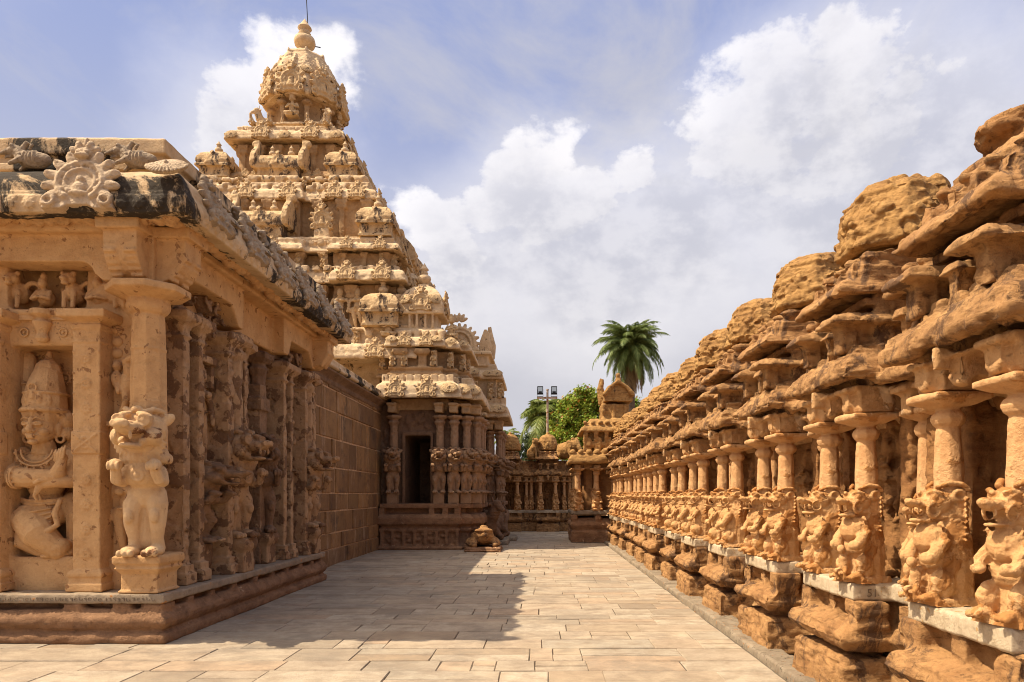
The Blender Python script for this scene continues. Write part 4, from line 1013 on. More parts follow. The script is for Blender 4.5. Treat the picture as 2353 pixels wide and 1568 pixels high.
for h in (.42, .36, .5, .4, .58, .66, .62, .5, .4):
    y = 12.9 - r.uniform(0, .5)
    while y < 20.4:
        l = r.choice((.16, .3, .45, .7, .85, 1.1)) * r.uniform(.85, 1.15); hh = h
        d = r.uniform(-.018, .02); g = .015
        ya, yb = max(y, 12.88) + g, min(y + l, 20.4) - g
        if yb - ya > .08:
            m.box(-.35, .0 + d, ya - 12.9, yb - 12.9, z + g, z + hh - g, .0, .0)
            b = len(m.v) - 8
            e = .012
            # chamfer the exposed face
            for i in (1, 2, 5, 6):
                v = m.v[b + i]; m.v[b + i] = (v[0] - e, v[1], v[2])
            y0_, y1_, za, zb = ya - 12.9 + e, yb - 12.9 - e, z + g + e, z + hh - g - e
            k = len(m.v); m.v += [(d + e*.3, y0_, za), (d + e*.3, y1_, za), (d + e*.3, y1_, zb), (d + e*.3, y0_, zb)]
            # replace outer face
            m.f = [f for f in m.f[-6:] if False] + m.f
            fo = m.f.index((b + 1, b + 2, b + 6, b + 5)); m.f[fo] = (k, k + 1, k + 2, k + 3)
            m.f += [(b + 1, b + 2, k + 1, k), (b + 2, b + 6, k + 2, k + 1), (b + 6, b + 5, k + 3, k + 2), (b + 5, b + 1, k, k + 3)]
        y += l
    z += h
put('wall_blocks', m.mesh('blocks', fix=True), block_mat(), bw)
put('mortar', M().box(-.34, -.018, 0, 7.45, -.05, 4.3), plain('orange_mortar', (.62, .38, .20), .95, 0, 8, .5), bw)
m = M().loft(ccw(rect(-.5, -.02, -.1, 7.45)), [(0, 4.05), (.05, 4.08), (.06, 4.14), (.03, 4.17), (.05, 4.2), (.14, 4.26), (.2, 4.3), (.22, 4.34), (.1, 4.36), (.06, 4.38)])
put('cornice', carve(m, 'wall_cornice', .025, 1, [(3, .012, 4, 3)]), BROWN, bw)
m = M().loft(ccw(rect(-.5, .0, -.1, 7.45)), [(.06, 4.36), (.2, 4.38), (.2, 4.45), (.12, 4.47), (.15, 4.5), (.15, 4.58), (.05, 4.64), (-.1, 4.68)])
put('coping', carve(m, 'wall_coping', .025, 1, [(3, .015, 4, 3)]), EAVE, bw)
# ------------------------------------------------------------------ temple tower
def splan(w, cw=.3, d=.18, bay=.56):
    """square of half width w with projecting centre and corner bays"""
    q = [(-w, -w), (-w*bay, -w), (-w*bay, -w + d), (-w*cw, -w + d), (-w*cw, -w), (w*cw, -w), (w*cw, -w + d), (w*bay, -w + d), (w*bay, -w), (w, -w)]
    out = []
    for k in range(4):
        a = k * PI / 2; c, s = round(math.cos(a)), round(math.sin(a))
        pts = [(x*c - y*s, x*s + y*c) for x, y in q]
        out += pts[:-1]
    return ccw(out)
def eaveprof(z, h, o=.22):
    return [(-.2, z + .08), (o - .03, z), (o, z + .01), (o, z + h*.2), (o - .02, z + h*.22), (o - .03, z + h*.5), (o - .09, z + h*.78), (o - .2, z + h*.95), (o - .26, z + h)]
TC = Vector((-8.6, 25.0, 0))
tt = thing('temple_tower', 'tall pale stepped temple tower with octagonal dome and pot finial, rising behind the left buildings', 'temple', TC)
TW = [(3, .014, 4, 3), (9, .012, 5, 3), (5, .02, 6, 4, 'chip'), (2.2, .015, 7, 4, 'crack')]
def tpart(name, m, mat=TOWER, vox=.035):
    return put(name, carve(m, name, vox, 1, TW), mat, tt)
# proto ornaments
def kuta():
    m = M(); m.loft(ccw(rect(-.38, .38, -.38, .38)), [(.06, 0), (.06, .06), (0, .08), (0, .34)])
    for s in (-1, 1):
        for t_ in (-1, 1): m.box(s*.3 - .05, s*.3 + .05, t_*.41 - .03, t_*.41 + .03, .06, .34); m.box(t_*.41 - .03, t_*.41 + .03, s*.3 - .05, s*.3 + .05, .06, .34)
    m.loft(ccw(rect(-.4, .4, -.4, .4)), [(-.1, .34), (.1, .32), (.1, .38), (.07, .4), (.09, .5), (.06, .62), (-.02, .74), (-.14, .83), (-.28, .88), (-.33, .89)])
    for k in range(4):
        T = Matrix.Rotation(k*PI/2, 4, 'Z') @ Matrix.Translation((0, -.5, .37)) @ Matrix.Rotation(-.25, 4, 'X') @ Matrix.Scale(.42, 4); m.merge(kudu(7), T)
        T = Matrix.Rotation(k*PI/2 + PI/4, 4, 'Z') @ Matrix.Translation((0, -.58, .5)); m.ell((0, 0, 0), (.1, .06, .14), T=T)
    return carve(m, 'corner_aedicule', .02, 1, [(6, .01, 4, 3)])
def sala(L=.75):
    m = M(); m.box(-L*.85, L*.85, -.3, .3, 0, .32)
    for x in (-.8, -.3, .3, .8): m.box(x*L - .05, x*L + .05, -.34, .34, .04, .32)
    m.box(-L, L, -.4, .4, .3, .38)
    m.prism([(-.4, .36), (.4, .36), (.42, .46), (.38, .62), (.26, .76), (.1, .82), (-.1, .82), (-.26, .76), (-.38, .62), (-.42, .46)], -L*.92, L*.92, 'x')
    for s in (-1, 1):
        m.prism([(-.44, .33), (.44, .33), (.5, .5), (.44, .74), (.26, .96), (.12, 1.1), (.08, 1.32), (-.08, 1.32), (-.12, 1.1), (-.26, .96), (-.44, .74), (-.5, .5)], s*L - .09, s*L + .07, 'x')
        m.ell((s*(L + .1), 0, 1.22), (.09, .1, .12))
    T = Matrix.Translation((0, -.42, .36)) @ Matrix.Rotation(-.2, 4, 'X') @ Matrix.Scale(.5, 4); m.merge(kudu(7), T)
    return carve(m, 'barrel_aedicule', .024, 1, [(6, .01, 4, 3)])
P_KUTA = kuta(); P_KUTA.materials.append(TOWER_C); P_SALA = sala(); P_SALA.materials.append(TOWER_C)
def aed(kind, x, y, z, rz, s, par=tt, fin=True):
    a = put('corner_aedicule' if kind == 'k' else 'barrel_aedicule', P_KUTA if kind == 'k' else P_SALA, None, par, (x, y, z), rz, s)
    if fin:
        if kind == 'k': put('finial', P_FIN, None, a, (0, 0, .86), sc=.42)
        else:
            for q in (-.3, .3): put('finial', P_FIN, None, a, (q, 0, .8), sc=.4)
    return a
def kud(x, y, z, rz, s, par=tt, tilt=-.3, me=None, name='gable_ornament'):
    o = put(name, me or P_KUDU, None, par, (x, y, z), 0, s)
    o.rotation_euler = (tilt, 0, rz); return o
def row_of(w, z, us, s, sides=(0, 1), o=.16, **k):
    for sd in sides:
        rz = sd * PI/2; c, n = math.cos(rz), math.sin(rz)
        for u in us:
            x, y = u*w, -(w + o); kud(x*c - y*n, x*n + y*c, z, rz, s, **k)
def ring(m, w, z0, z1, n, h=.1, d=.08, wd=.1):
    """short pilasters round a square wall of half width w"""
    for k in range(4):
        T = Matrix.Rotation(k*PI/2, 4, 'Z')
        for i in range(n):
            u = -w + wd + (2*w - 2*wd) * i / (n - 1)
            m.box(u - wd/2, u + wd/2, -w - d, -w + .1, z0, z1 - h, T=T)
            m.box(u - wd, u + wd, -w - d*1.6, -w + .1, z1 - h, z1 - h*.45, .03, .0, T=T); m.box(u - wd*1.1, u + wd*1.1, -w - d*1.8, -w + .1, z1 - h*.45, z1, T=T)
def nubs(m, w, z, n, s=.12):
    for k in range(4):
        T = Matrix.Rotation(k*PI/2, 4, 'Z')
        for i in range(n):
            u = -w + 2*w*(i + .5)/n; m.box(u - w/n*.72, u + w/n*.72, -w - .04, -w + .2, z, z + s*RND.uniform(.9, 1.25), .02, .0, T=T)
def beasts(w, z, us, s, sides=(0, 1)):
    for sd in sides:
        R_ = Matrix.Rotation(sd*PI/2, 3, 'Z')
        for u in us:
            p = R_ @ Vector((u*w, -w - .05, z)); put('carved_lion', TLN, None, tt, p, sd*PI/2 + RND.uniform(-.5, .5), (s*1.15, s*1.15, s))
TLN = remat(P_SQ[2], TOWER_C, 'tower_lion_small')
# lower body
m = M(); m.loft(splan(3.6, d=.2), [(0, 0), (0, 5.75)]); m.box(-4.6, .9, -4.6, 0, 0, 5.75)
tpart('lower_wall', m, TOWER, .06)
m = M(); m.loft(splan(4.7, d=.25), eaveprof(5.6, .5, .3)); m.loft(splan(4.5, d=.25), [(0, 6.0), (0, 6.5), (.1, 6.52), (.1, 6.6), (-.1, 6.65)]); ring(m, 4.5, 6.05, 6.5, 11, .15, .08, .12)
nubs(m, 4.55, 6.05, 22, .2); tpart('eave', m); beasts(4.5, 6.1, (-.7, -.3, .15, .5, .7), .42); row_of(4.7, 5.62, (-.8, -.45, 0, .45, .8), .62, o=.33)
# storey with large aedicules
m = M(); m.loft(splan(4.0, d=.3), [(0, 6.5), (0, 8.05)]); ring(m, 4.0, 6.6, 8.0, 9, .4, .12, .2)
tpart('storey_wall', m, TOWERW)
for sd in (0, 1):
    rz = sd*PI/2; R_ = Matrix.Rotation(rz, 3, 'Z')
    for u, kk, s in ((-.88, 'k', 1.3), (-.34, 's', 1.25), (.22, 'k', .95), (.86, 'k', 1.2)):
        p = R_ @ Vector((u*4.5, -4.35, 6.6)); aed(kk, p.x, p.y, p.z, rz, s)
    for u in (-.66, -.02, .42, .56, .68):
        p = R_ @ Vector((u*4.5, -4.2, 6.65)); put('carved_figure', P_STAND, None, tt, p, rz, (1.6, 1.5, 1.25))
    p = R_ @ Vector((.45*4.5, -4.45, 6.65)); put('carved_figure', P_SEAT, None, tt, p, rz, .75)
m = M(); m.loft(splan(4.4, d=.25), eaveprof(8.0, .42, .2)); m.loft(splan(4.2, d=.25), [(0, 8.35), (0, 8.5), (.05, 8.5), (.05, 8.56), (-.2, 8.6)])
nubs(m, 4.3, 8.4, 26, .14); tpart('eave', m); beasts(4.05, 8.55, (-.97, -.75, -.4, 0, .3, .5, .93), .46); row_of(4.4, 8.02, (-.86, -.62, -.25, .18, .64, .88), .62, o=.25)
m = M(); m.loft(splan(4.0, d=.25), [(0, 8.5), (0, 9.05)]); ring(m, 4.0, 8.55, 9.02, 13, .13, .1, .13)
tpart('storey_wall', m, TOWERW)
for u in (-.95, -.5, .2, .75): put('carved_lion', remat(P_LION2, TOWER_C) if u == -.95 else P_TL, None, tt, (u*4.2, -4.25, 8.55), 0, (.6, .6, .5)) if False else None
m = M(); m.loft(splan(4.2, d=.25), eaveprof(9.0, .28, .2)); m.loft(splan(4.1, d=.2), [(0, 9.25), (.0, 9.38), (.05, 9.4), (.05, 9.46), (-.2, 9.5)])
nubs(m, 4.1, 9.26, 28, .13); tpart('eave', m); row_of(4.2, 9.02, (-.9, -.68, -.2, .12, .66, .9), .42, o=.24)
# tier with row of domed aedicules
m = M(); m.loft(splan(3.3, d=.25), [(0, 9.4), (0, 11.0)]); ring(m, 3.3, 9.5, 10.95, 9, .3, .1, .18)
tpart('storey_wall', m, TOWERW)
for sd in (0, 1):
    rz = sd*PI/2; R_ = Matrix.Rotation(rz, 3, 'Z')
    for u, kk, s in ((-.87, 'k', 1.15), (0, 's', 1.1), (.87, 'k', 1.15)):
        if sd == 1 and u < 0: continue
        p = R_ @ Vector((u*4.1, -3.7, 9.5)); aed(kk, p.x, p.y, p.z, rz, s)
    for u in (-.48, .48):
        p = R_ @ Vector((u*3.8, -3.75, 9.85)); kud(p.x, p.y, p.z, rz, .8, tilt=0); m = M()
m = M()
for sd in range(2):
    T = Matrix.Rotation(sd*PI/2, 4, 'Z')
    for u in (-.48, .48): m.box(u*3.8 - .25, u*3.8 + .25, -3.8, -3.2, 9.45, 9.9, T=T)
    m.box(-4.0, 4.0, -3.95, -3.2, 9.42, 9.56, T=T)
tpart('aedicule_base', m)
m = M(); m.loft(splan(3.3, d=.2), eaveprof(10.92, .42, .18)); m.loft(splan(3.1, d=.2), [(0, 11.3), (0, 11.5), (.06, 11.5), (.06, 11.6), (-.2, 11.65), (-.2, 11.8), (-.1, 11.82), (-.1, 11.9)]); ring(m, 3.0, 11.3, 11.6, 9, .1, .1, .12)
nubs(m, 3.2, 11.32, 18, .16); nubs(m, 3.0, 11.7, 14, .14); tpart('eave', m); beasts(2.95, 11.5, (-.7, -.35, .35, .7), .35); row_of(3.3, 10.95, (-.84, -.62, -.2, .2, .64, .86), .6, o=.22)
# upper tier
m = M(); m.loft(splan(1.65, d=.15), [(.6, 11.7), (.6, 11.9), (0, 11.95), (0, 13.6)]); ring(m, 1.65, 12.2, 13.5, 6, .3, .1, .16)
m.box(-2.4, 2.4, -2.4, 2.4, 11.8, 12.05); ring(m, 2.25, 11.85, 12.2, 9, .1, .08, .12); m.loft(splan(2.2, d=.15), [(0, 12.15), (.12, 12.18), (.12, 12.26), (0, 12.4), (-.3, 12.45)])
tpart('storey_wall', m, TOWERW)
for sd in (0, 1):
    rz = sd*PI/2; R_ = Matrix.Rotation(rz, 3, 'Z')
    for u, kk, s in ((-.86, 'k', 1.1), (0, 's', 1.05), (.86, 'k', 1.1)):
        if sd == 1 and u < 0: continue
        p = R_ @ Vector((u*2.45, -2.2, 12.0)); aed(kk, p.x, p.y, p.z, rz, s)
    for u in (-.5, -.36, .36, .5):
        p = R_ @ Vector((u*2.4, -2.32, 12.16)); kud(p.x, p.y, p.z, rz, .32)
m = M(); m.loft(splan(1.85, cw=.2, bay=.3, d=.02), eaveprof(13.55, .42, .2)); m.box(-1.6, 1.6, -1.6, 1.6, 13.9, 14.25); m.loft(splan(1.2, d=.02), [(.1, 14.2), (.1, 14.4), (.2, 14.42), (.2, 14.5), (0, 14.52)])
nubs(m, 1.75, 13.95, 10, .14); tpart('eave', m); row_of(1.85, 13.58, (-.42, .48), .66, o=.25); row_of(1.85, 13.7, (-.95, 0.02, .95), .42, o=.24, me=P_FAN, name='fan_ornament')
# neck, bulls, dome
m = M(); octa(m, 0, 0, [(1.25, 14.3), (1.25, 14.6), (1.0, 14.65), (1.0, 15.4), (1.2, 15.5), (1.2, 15.6)])
for k in range(8):
    a = k*PI/4 + PI/8; m.box(-.09, .09, -.09, .09, 14.6, 15.5, T=Matrix.Translation((1.06*math.cos(a), 1.06*math.sin(a), 0)) @ Matrix.Rotation(a, 4, 'Z')); m.ell((1.12*math.cos(a), 1.12*math.sin(a), 15.35), (.2, .2, .1))
tpart('neck', m, TOWERW, vox=.03)
for k in (0, 1, 3): 
    a = k*PI/2
    put('bull_figure', P_BULL, None, tt, (1.42*math.cos(a - PI/4), 1.42*math.sin(a - PI/4), 14.15), (a - PI/4) + PI/2, .85)
put('carved_figure', P_SEAT, None, tt, (0, -1.25, 14.75), 0, .9); put('carved_figure', P_SEAT, None, tt, (1.25, 0, 14.75), PI/2, .9)
for u in (-.5, -.25, .3, .55): put('bull_figure', P_BULL, None, tt, (u*2.4, -1.75, 14.22), 0, .3)
m = M(); octa(m, 0, 0, [(1.1, 15.5), (1.42, 15.48), (1.48, 15.55), (1.45, 15.75), (1.4, 16.05), (1.26, 16.5), (1.09, 16.92), (.9, 17.25), (.86, 17.33), (.88, 17.37), (.76, 17.48), (.6, 17.58), (.42, 17.68), (.26, 17.77)])
for k in range(8):
    a = k*PI/4 + PI/8; m.ell((.82*math.cos(a), .82*math.sin(a), 17.42), (.06, .06, .1)); a += PI/8
    m.tube([(1.42*math.cos(a), 1.42*math.sin(a), 16.2), (1.22*math.cos(a), 1.22*math.sin(a), 16.6), (.92*math.cos(a), .92*math.sin(a), 17.15)], [.05, .05, .04], 6)
tpart('dome', m, vox=.028)
for k in range(-1, 4):
    a = k*PI/4; kud(1.44*math.sin(a), -1.44*math.cos(a), 15.5, a, 1.08, tilt=-.1)
    a += PI/8; kud(1.3*math.sin(a), -1.3*math.cos(a), 16.45, a, .46, tilt=-.4, me=P_FAN, name='fan_ornament')
put('finial', P_FIN, None, tt, (0, 0, 17.78), 0, (1.35, 1.35, 1.25))
m = M(); m.tube([(.05, .3, 17.6), (.0, .3, 19.2), (-.06, .3, 20.35)], .016, 6); m.ell((-.06, .3, 20.38), (.16, .1, .07)); m.tube([(.3, .3, 18.2), (.5, .2, 18.1)], .02, 5)
put('lightning_rod', m, plain('dark_metal', (.03, .03, .035), .4, .6), tt)

# ------------------------------------------------------------------ front corner shrine with a doorway
cs = thing('corner_shrine', 'two-storeyed pale shrine with small dome, dark doorway and rearing lions, attached before the tower', 'shrine', (-3.6, 19.85, 0))
def cpart(name, m, mat, vox=.028, par=cs, d=None):
    return put(name, carve(m, name, vox, 1, d or [(3, .01, 4, 3), (9, .007, 5, 3)]), mat, par)
CP = ccw([(-1.05, 0), (1.25, 0), (1.25, .25), (1.55, .25), (1.55, .5), (1.85, .5), (1.85, 3.2), (-1.3, 3.2), (-1.3, .2), (-1.05, .2)])
m = M(); m.loft(CP, [(.12, 0), (.12, .08), (.02, .09), (.02, .13), (.0, .14), (-.04, .16), (-.04, .5), (.02, .52), (.04, .6), (-.02, .62), (-.02, .68), (.08, .74), (.09, .92), (.0, 1.02), (-.1, 1.04), (-.16, 1.05), (-.16, 1.2)])
r = random.Random(7)
for x in (-1.0, -.68, -.36, -.04, .28, .6, .9, 1.2): m.box(x - .05, x + .05, -.04, .3, .12, .55)
for k in range(26): m.ell((r.uniform(-.9, 1.2), .05, r.uniform(.2, .48)), (.08, .07, .06))
for x in (-1.0, .45, .85, 1.2): m.box(x - .08, x + .08, .0, .3, 1.0, 1.22)
cpart('plinth', m, BROWNP, .022)
m = M(); m.loft(CP, [(0, 1.2), (0.01, 1.21), (.01, 1.33), (0, 1.34)]); cpart('slab', m, BROWNP, .025)
m = M()
m.box(-1.25, -.39, .42, 3.2, 1.3, 4.35); m.box(.38, 1.2, .42, 3.2, 1.3, 4.35); m.box(1.0, 1.65, .7, 3.2, 1.3, 4.35); m.box(-.5, .5, 2.9, 3.2, 1.3, 4.35); m.box(-.45, .45, .42, 3.2, 3.35, 4.35)
for k in range(26): m.ell((r.uniform(-.35, .35), .42, r.uniform(3.5, 4.0)), (.07, .06, .08))
for (xa, xb, yy) in ((-1.15, -.95, .42), (.9, 1.0, .42), (1.25, 1.4, .7)):
    for k in range(14): m.ell((r.uniform(xa, xb), yy, r.uniform(1.6, 3.9)), (.07, .07, .12))
m.box(-.47, -.38, .3, .5, 1.3, 3.45); m.box(.37, .46, .3, .5, 1.3, 3.45); m.box(-.47, .46, .3, .5, 3.34, 3.46)
cpart('wall', m, BROWN, .028)
put('doorway_floor', M().box(-.4, .4, .45, 2.9, 1.25, 1.345), BROWN, cs)
CL = remat(P_LION, LIONBR, 'shrine_lion')
PX = ((-.7, .16, .15), (.66, .16, .1), (1.08, .2, .4), (1.42, .4, .7), (1.7, .66, .9), (1.75, 1.3, 1.3), (1.75, 2.1, 1.4))
for x, y, a in PX:
    p = put('pillar', None or carve(M().lathe([(.13, 0), (.13, .2), (.17, .25), (.17, .3), (.12, .32), (.12, 1.9), (.12, 2.3), (.16, 2.36), (.17, 2.4), (.12, 2.44), (.14, 2.48), (.22, 2.52), (.24, 2.58), (.1, 2.6)], 8, (0, .1, 0)), 'cs_pillar', .018, 1, TW) if x == -.7 else CSP, LIONBR if x == -.7 else None, cs, (x, y, 1.34))
    if x == -.7: CSP = p.data; put('base_block', M().box(-.15, .15, -.15, .2, 0, .3), LIONBR, p)
    else: put('base_block', M().box(-.15, .15, -.15, .2, 0, .3), LIONBR, p)
    put('carved_lion', CL, None, p, (0, -.04, .3), a, (1.4, 1.35, 1.34))
m = M(); m.loft(ccw([(-1.1, .05), (1.2, .05), (1.2, .3), (1.5, .3), (1.5, .55), (1.8, .55), (1.8, 3.2), (-1.1, 3.2)]), [(-.3, 4.1), (-.3, 4.45)])
for x, y, a in PX[:5]: m.box(x - .12, x + .12, y - .22, y + .4, 3.99, 4.22, .0, .02); m.box(x - .15, x + .15, y - .26, y + .4, 4.2, 4.28)
cpart('bracket', m, TOWERW)
CE = ccw([(-1.0, -.1), (1.18, -.1), (1.18, .15), (1.45, .15), (1.45, .4), (1.75, .4), (1.75, 3.2), (-1.0, 3.2)])
m = M(); m.loft(CE, eaveprof(4.38, .5, .18)); m.loft(CE, [(-.2, 4.8), (-.16, 4.85), (-.16, 5.08), (-.3, 5.1)])
for k in range(9): m.box(-1.0 + k*.24, -.82 + k*.24, -.0, .2, 4.84, 5.1)
cpart('eave', m, TOWER)
for x, s in ((-.55, .62), (.36, .62)): kud(x, -.3, 4.4, 0, s, cs, tilt=-.22)
for x, y in ((1.0, -.26), (1.34, .0), (1.62, .26)): kud(x, y, 4.68, 0, .5, cs, me=P_FAN, name='fan_ornament', tilt=-.5)
m = M(); C2 = ccw([(-.8, .2), (.7, .2), (.7, .5), (1.1, .5), (1.1, .9), (1.4, .9), (1.4, 3.0), (-1.2, 3.0), (-1.2, .6), (-.8, .6)])
m.loft(C2, [(.02, 5.08), (.08, 5.1), (.08, 5.16), (0, 5.2), (0, 5.25), (.06, 5.3), (.06, 5.36), (-.15, 5.38), (-.15, 5.9)])
for x in (-.55, .1): m.box(x - .06, x + .18, .18, .5, 5.36, 5.7); m.box(x - .14, x + .26, .1, .5, 5.7, 5.76); m.box(x - .2, x + .32, .06, .5, 5.76, 5.88, .05)
cpart('upper_wall', m, TOWERW)
TL = remat(P_SQ[2], TOWER_C, 'tower_lion')
for x, y in ((-1.05, .35), (-.72, .12), (-.98+.62, .12), (.5, .12), (.95, .4), (1.28, .75), (1.35, 1.4)): put('carved_lion', TL, None, cs, (x, y + .08, 5.37), RND.uniform(-.2, .4), (.55, .55, .5))
m = M(); m.loft(C2, eaveprof(5.92, .34, .15)); m.loft(ccw(rect(-.65, .75, .5, 2.0)), [(0, 6.2), (.0, 6.4), (.05, 6.4), (.05, 6.5), (-.1, 6.55)])
for k in range(6): m.box(-.6 + k*.24, -.44 + k*.24, .4, .6, 6.2, 6.48)
m.loft(ccw(rect(-.5, .6, .65, 1.8)), [(.05, 6.45), (.05, 6.6), (-.1, 6.62), (-.1, 7.1)])
for x in (-.3, -.1+.02, .18, .4): m.lathe([(.05, 6.6), (.04, 6.95), (.07, 7.05)], 8, (x, .62, 0))
cpart('eave', m, TOWER)
for x, s in ((-.35, .45), (.3, .45)): kud(x, .0, 5.94, 0, s, cs)
for x, y in ((-.72, .03), (.62, .03), (.98, .3), (1.3, .68)): kud(x, y, 6.15, 0, .32, cs, me=P_FAN, name='fan_ornament', tilt=-.5)
m = M(); m.loft(ccw(rect(-.55, .65, .6, 1.85)), [(-.1, 7.02), (.06, 7.0), (.08, 7.02), (.08, 7.12), (.05, 7.14), (.06, 7.3), (.0, 7.55), (-.12, 7.75), (-.3, 7.92), (-.42, 7.97), (-.44, 8.05), (-.5, 8.06)])
cpart('dome', m, TOWER)
kud(.05, .5, 7.08, 0, .75, cs, tilt=-.15); kud(.78, 1.2, 7.08, PI/2, .75, cs, tilt=-.15)
kud(.5, .55, 7.45, .5, .42, cs, me=P_FAN, name='fan_ornament'); kud(-.42, .55, 7.45, -.5, .42, cs, me=P_FAN, name='fan_ornament')
put('finial', P_FIN, None, cs, (.05, 1.2, 8.02), 0, .72)
for x, y, s in ((-.9, .45, .8), (.95, .7, .75)): put('carved_figure', P_SEAT, None, cs, (x, y, 6.3), .2 if x < 0 else -.1, s)

# ------------------------------------------------------------------ projecting side shrine farther along
ss = thing('side_shrine', 'pale side shrine with stepped fan-carved eaves and a horseshoe gable, projecting farthest toward the path', 'shrine', (-3.2, 24.4, 0))
SP = ccw([(-.9, 0), (1.1, 0), (1.1, .4), (1.9, .4), (1.9, 3.4), (-.9, 3.4)])
m = M(); m.loft(SP, [(.1, 0), (.1, .1), (0, .12), (0, .55), (.06, .6), (.08, .85), (0, 1.0), (-.15, 1.02), (-.15, 1.2), (0, 1.2), (0, 1.34)]); cpart('plinth', m, BROWNP, .035, ss)
m = M(); m.loft(SP, [(-.5, 1.3), (-.5, 4.4)])
cpart('wall', m, BROWN, .035, ss)
for x, y, a in ((-.5, .25, .2), (0, .25, .3), (.5, .25, .5), (.95, .3, .7), (1.35, .65, .9), (1.7, .7, 1.2), (1.72, 1.6, 1.4), (1.72, 2.6, 1.5)):
    p = put('pillar', CSP, None, ss, (x, y, 1.34)); put('carved_lion', CL, None, p, (0, -.04, .3), a, (1.4, 1.35, 1.34))
m = M(); m.loft(SP, [(-.2, 4.12), (-.2, 4.45)])
for x, y in ((-.5, .25), (.5, .25), (.95, .3), (1.35, .65), (1.7, .7)): m.box(x - .14, x + .14, y - .25, y + .4, 3.97, 4.22); m.box(x - .17, x + .17, y - .3, y + .4, 4.2, 4.3)
cpart('bracket', m, TOWERW, .03, ss)
m = M(); m.loft(SP, eaveprof(4.38, .5, .22)); m.loft(SP, [(-.2, 4.8), (-.16, 4.85), (-.16, 5.05), (-.3, 5.1), (-.3, 5.9)]); m.loft(SP, [(-.3, 5.85), (-.05, 5.8), (-.02, 5.84), (-.05, 6.0), (-.2, 6.15), (-.3, 6.2), (-.3, 6.4)])
for k in range(12): m.box(-.85 + k*.24, -.67 + k*.24, .05 + (.4 if k > 7 else 0), .3 + (.4 if k > 7 else 0), 4.84, 5.14)
cpart('eave', m, TOWER, .03, ss)
for x, y in ((.85, -.2), (.4, -.2), (1.35, .2), (1.75, .2)): kud(x, y, 4.7, 0, .5, ss, me=P_FAN, name='fan_ornament', tilt=-.5)
for x, y in ((.85, .02), (.4, .02), (1.35, .42), (1.65, .42)): kud(x, y, 6.02, 0, .4, ss, me=P_FAN, name='fan_ornament', tilt=-.5)
for x, y in ((.2, .1), (.9, .1), (1.4, .5), (1.75, .5), (1.75, 1.4)): put('carved_lion', TL, None, ss, (x, y, 5.12), RND.uniform(0, .6), (.65, .65, .6))
m = M(); m.loft(ccw(rect(-.8, 1.4, .5, 3.2)), [(-.1, 6.3), (-.1, 6.7), (.05, 6.7), (.05, 6.8), (0, 6.85)])
m.prism([(-.35, 6.8), (.8, 6.8), (.86, 7.1), (.8, 7.45), (.6, 7.7), (.35, 7.82), (.08, 7.82), (-.18, 7.7), (-.36, 7.45), (-.42, 7.1)], .95, 2.9)
m.torus((.22, .92, 7.2), .56, .09, -.6, PI + .6, n=24); m.torus((.22, .9, 7.2), .43, .045, -.6, PI + .6, n=24)
for k in range(13):
    a = -.3 + (PI + .6)*k/12; m.ell((.22 + .68*math.cos(a), .95, 7.2 + .68*math.sin(a)), (.11, .06, .07), (0, -a, 0))
m.prism([(.95, 6.7), (1.25, 6.9), (1.35, 7.3), (1.3, 7.7), (1.2, 7.85), (1.1, 7.85), (1.05, 7.7), (.9, 7.3)], 1.4, 1.7)
m.prism([(1.1, 6.7), (1.45, 6.9), (1.5, 7.4), (1.4, 7.75), (1.32, 8.1), (1.2, 8.08), (1.15, 7.7), (1.0, 7.3)], 2.0, 2.3)
cpart('gable_roof', m, TOWER, .03, ss); kud(.22, .86, 6.85, 0, .55, ss, tilt=0)
fl = M()
for k in range(5):
    a = PI*.15 + PI*.7*k/4; fl.ell((.22 + .2*math.cos(a),   .9, 7.98 + .2*math.sin(a)), (.17, .06, .07), (0, -a, 0))
cpart('crest', fl, TOWER, .02, ss)

# ------------------------------------------------------------------ statues
o = thing('broken_bull_statue', 'headless weathered sandstone bull seated on a low slab before the corner shrine', 'statue', (-1.6, 19.4, 0))
put('statue_body', P_BULLN, None, o, (0, .1, .1), .15, (1.25, .8, .8)); b = M(); b.loft(ccw(rect(-.5, .5, -.45, .9)), [(0, 0), (.02, .02), (.02, .05), (-.04, .06), (0, .1), (-.03, .12)])
put('pedestal', carve(b, 'ped', .02, 1, TW), BROWNP, o)
for x, y, s, a, lb in ((-1.75, 22.3, 1.25, .9, 'dark seated bull statue behind the broken headless one, beside the corner shrine'), (-1.55, 24.1, 1.1, PI - .5, 'small seated bull statue half hidden behind the larger dark bull')):
    o = thing('bull_statue', lb, 'statue', (x, y, 0)); put('statue_body', P_BULLW, None, o, (0, -.2, .1), a, s)
    b = M(); b.box(-.55, .75, -.6, 1.0, 0, .13, .02, .02); put('pedestal', carve(b, 'ped2', .03, 1, TW), GRANITED, o)
def sitting_lion():
    m = M(); m.ell((0, .12, .25), (.2, .26, .25)); m.tube([(0, .1, .3), (0, -.05, .62)], [.19, .14], 10); m.ell((0, -.1, .78), (.16, .17, .16)); m.ell((0, -.26, .74), (.08, .08, .06))
    for s in (-1, 1):
        m.tube([(s*.1, -.12, .5), (s*.11, -.2, .25), (s*.11, -.25, .04)], [.07, .055, .05], 8); m.ell((s*.11, -.3, .03), (.06, .08, .04)); m.ell((s*.18, .05, .15), (.1, .18, .15)); m.ell((s*.13, -.06, .9), .045)
    m.box(-.22, .22, -.35, .35, 0, .05); return m
o = thing('lion_statue', 'small worn lion sitting on the far wall top between two round domes', 'statue', (-.25, 30.0, 3.15)); put('statue_body', carve(sitting_lion(), 'sitting_lion', .025, 1, [(5, .03, 4, 3)]), OCHRE, o, rz=.9)
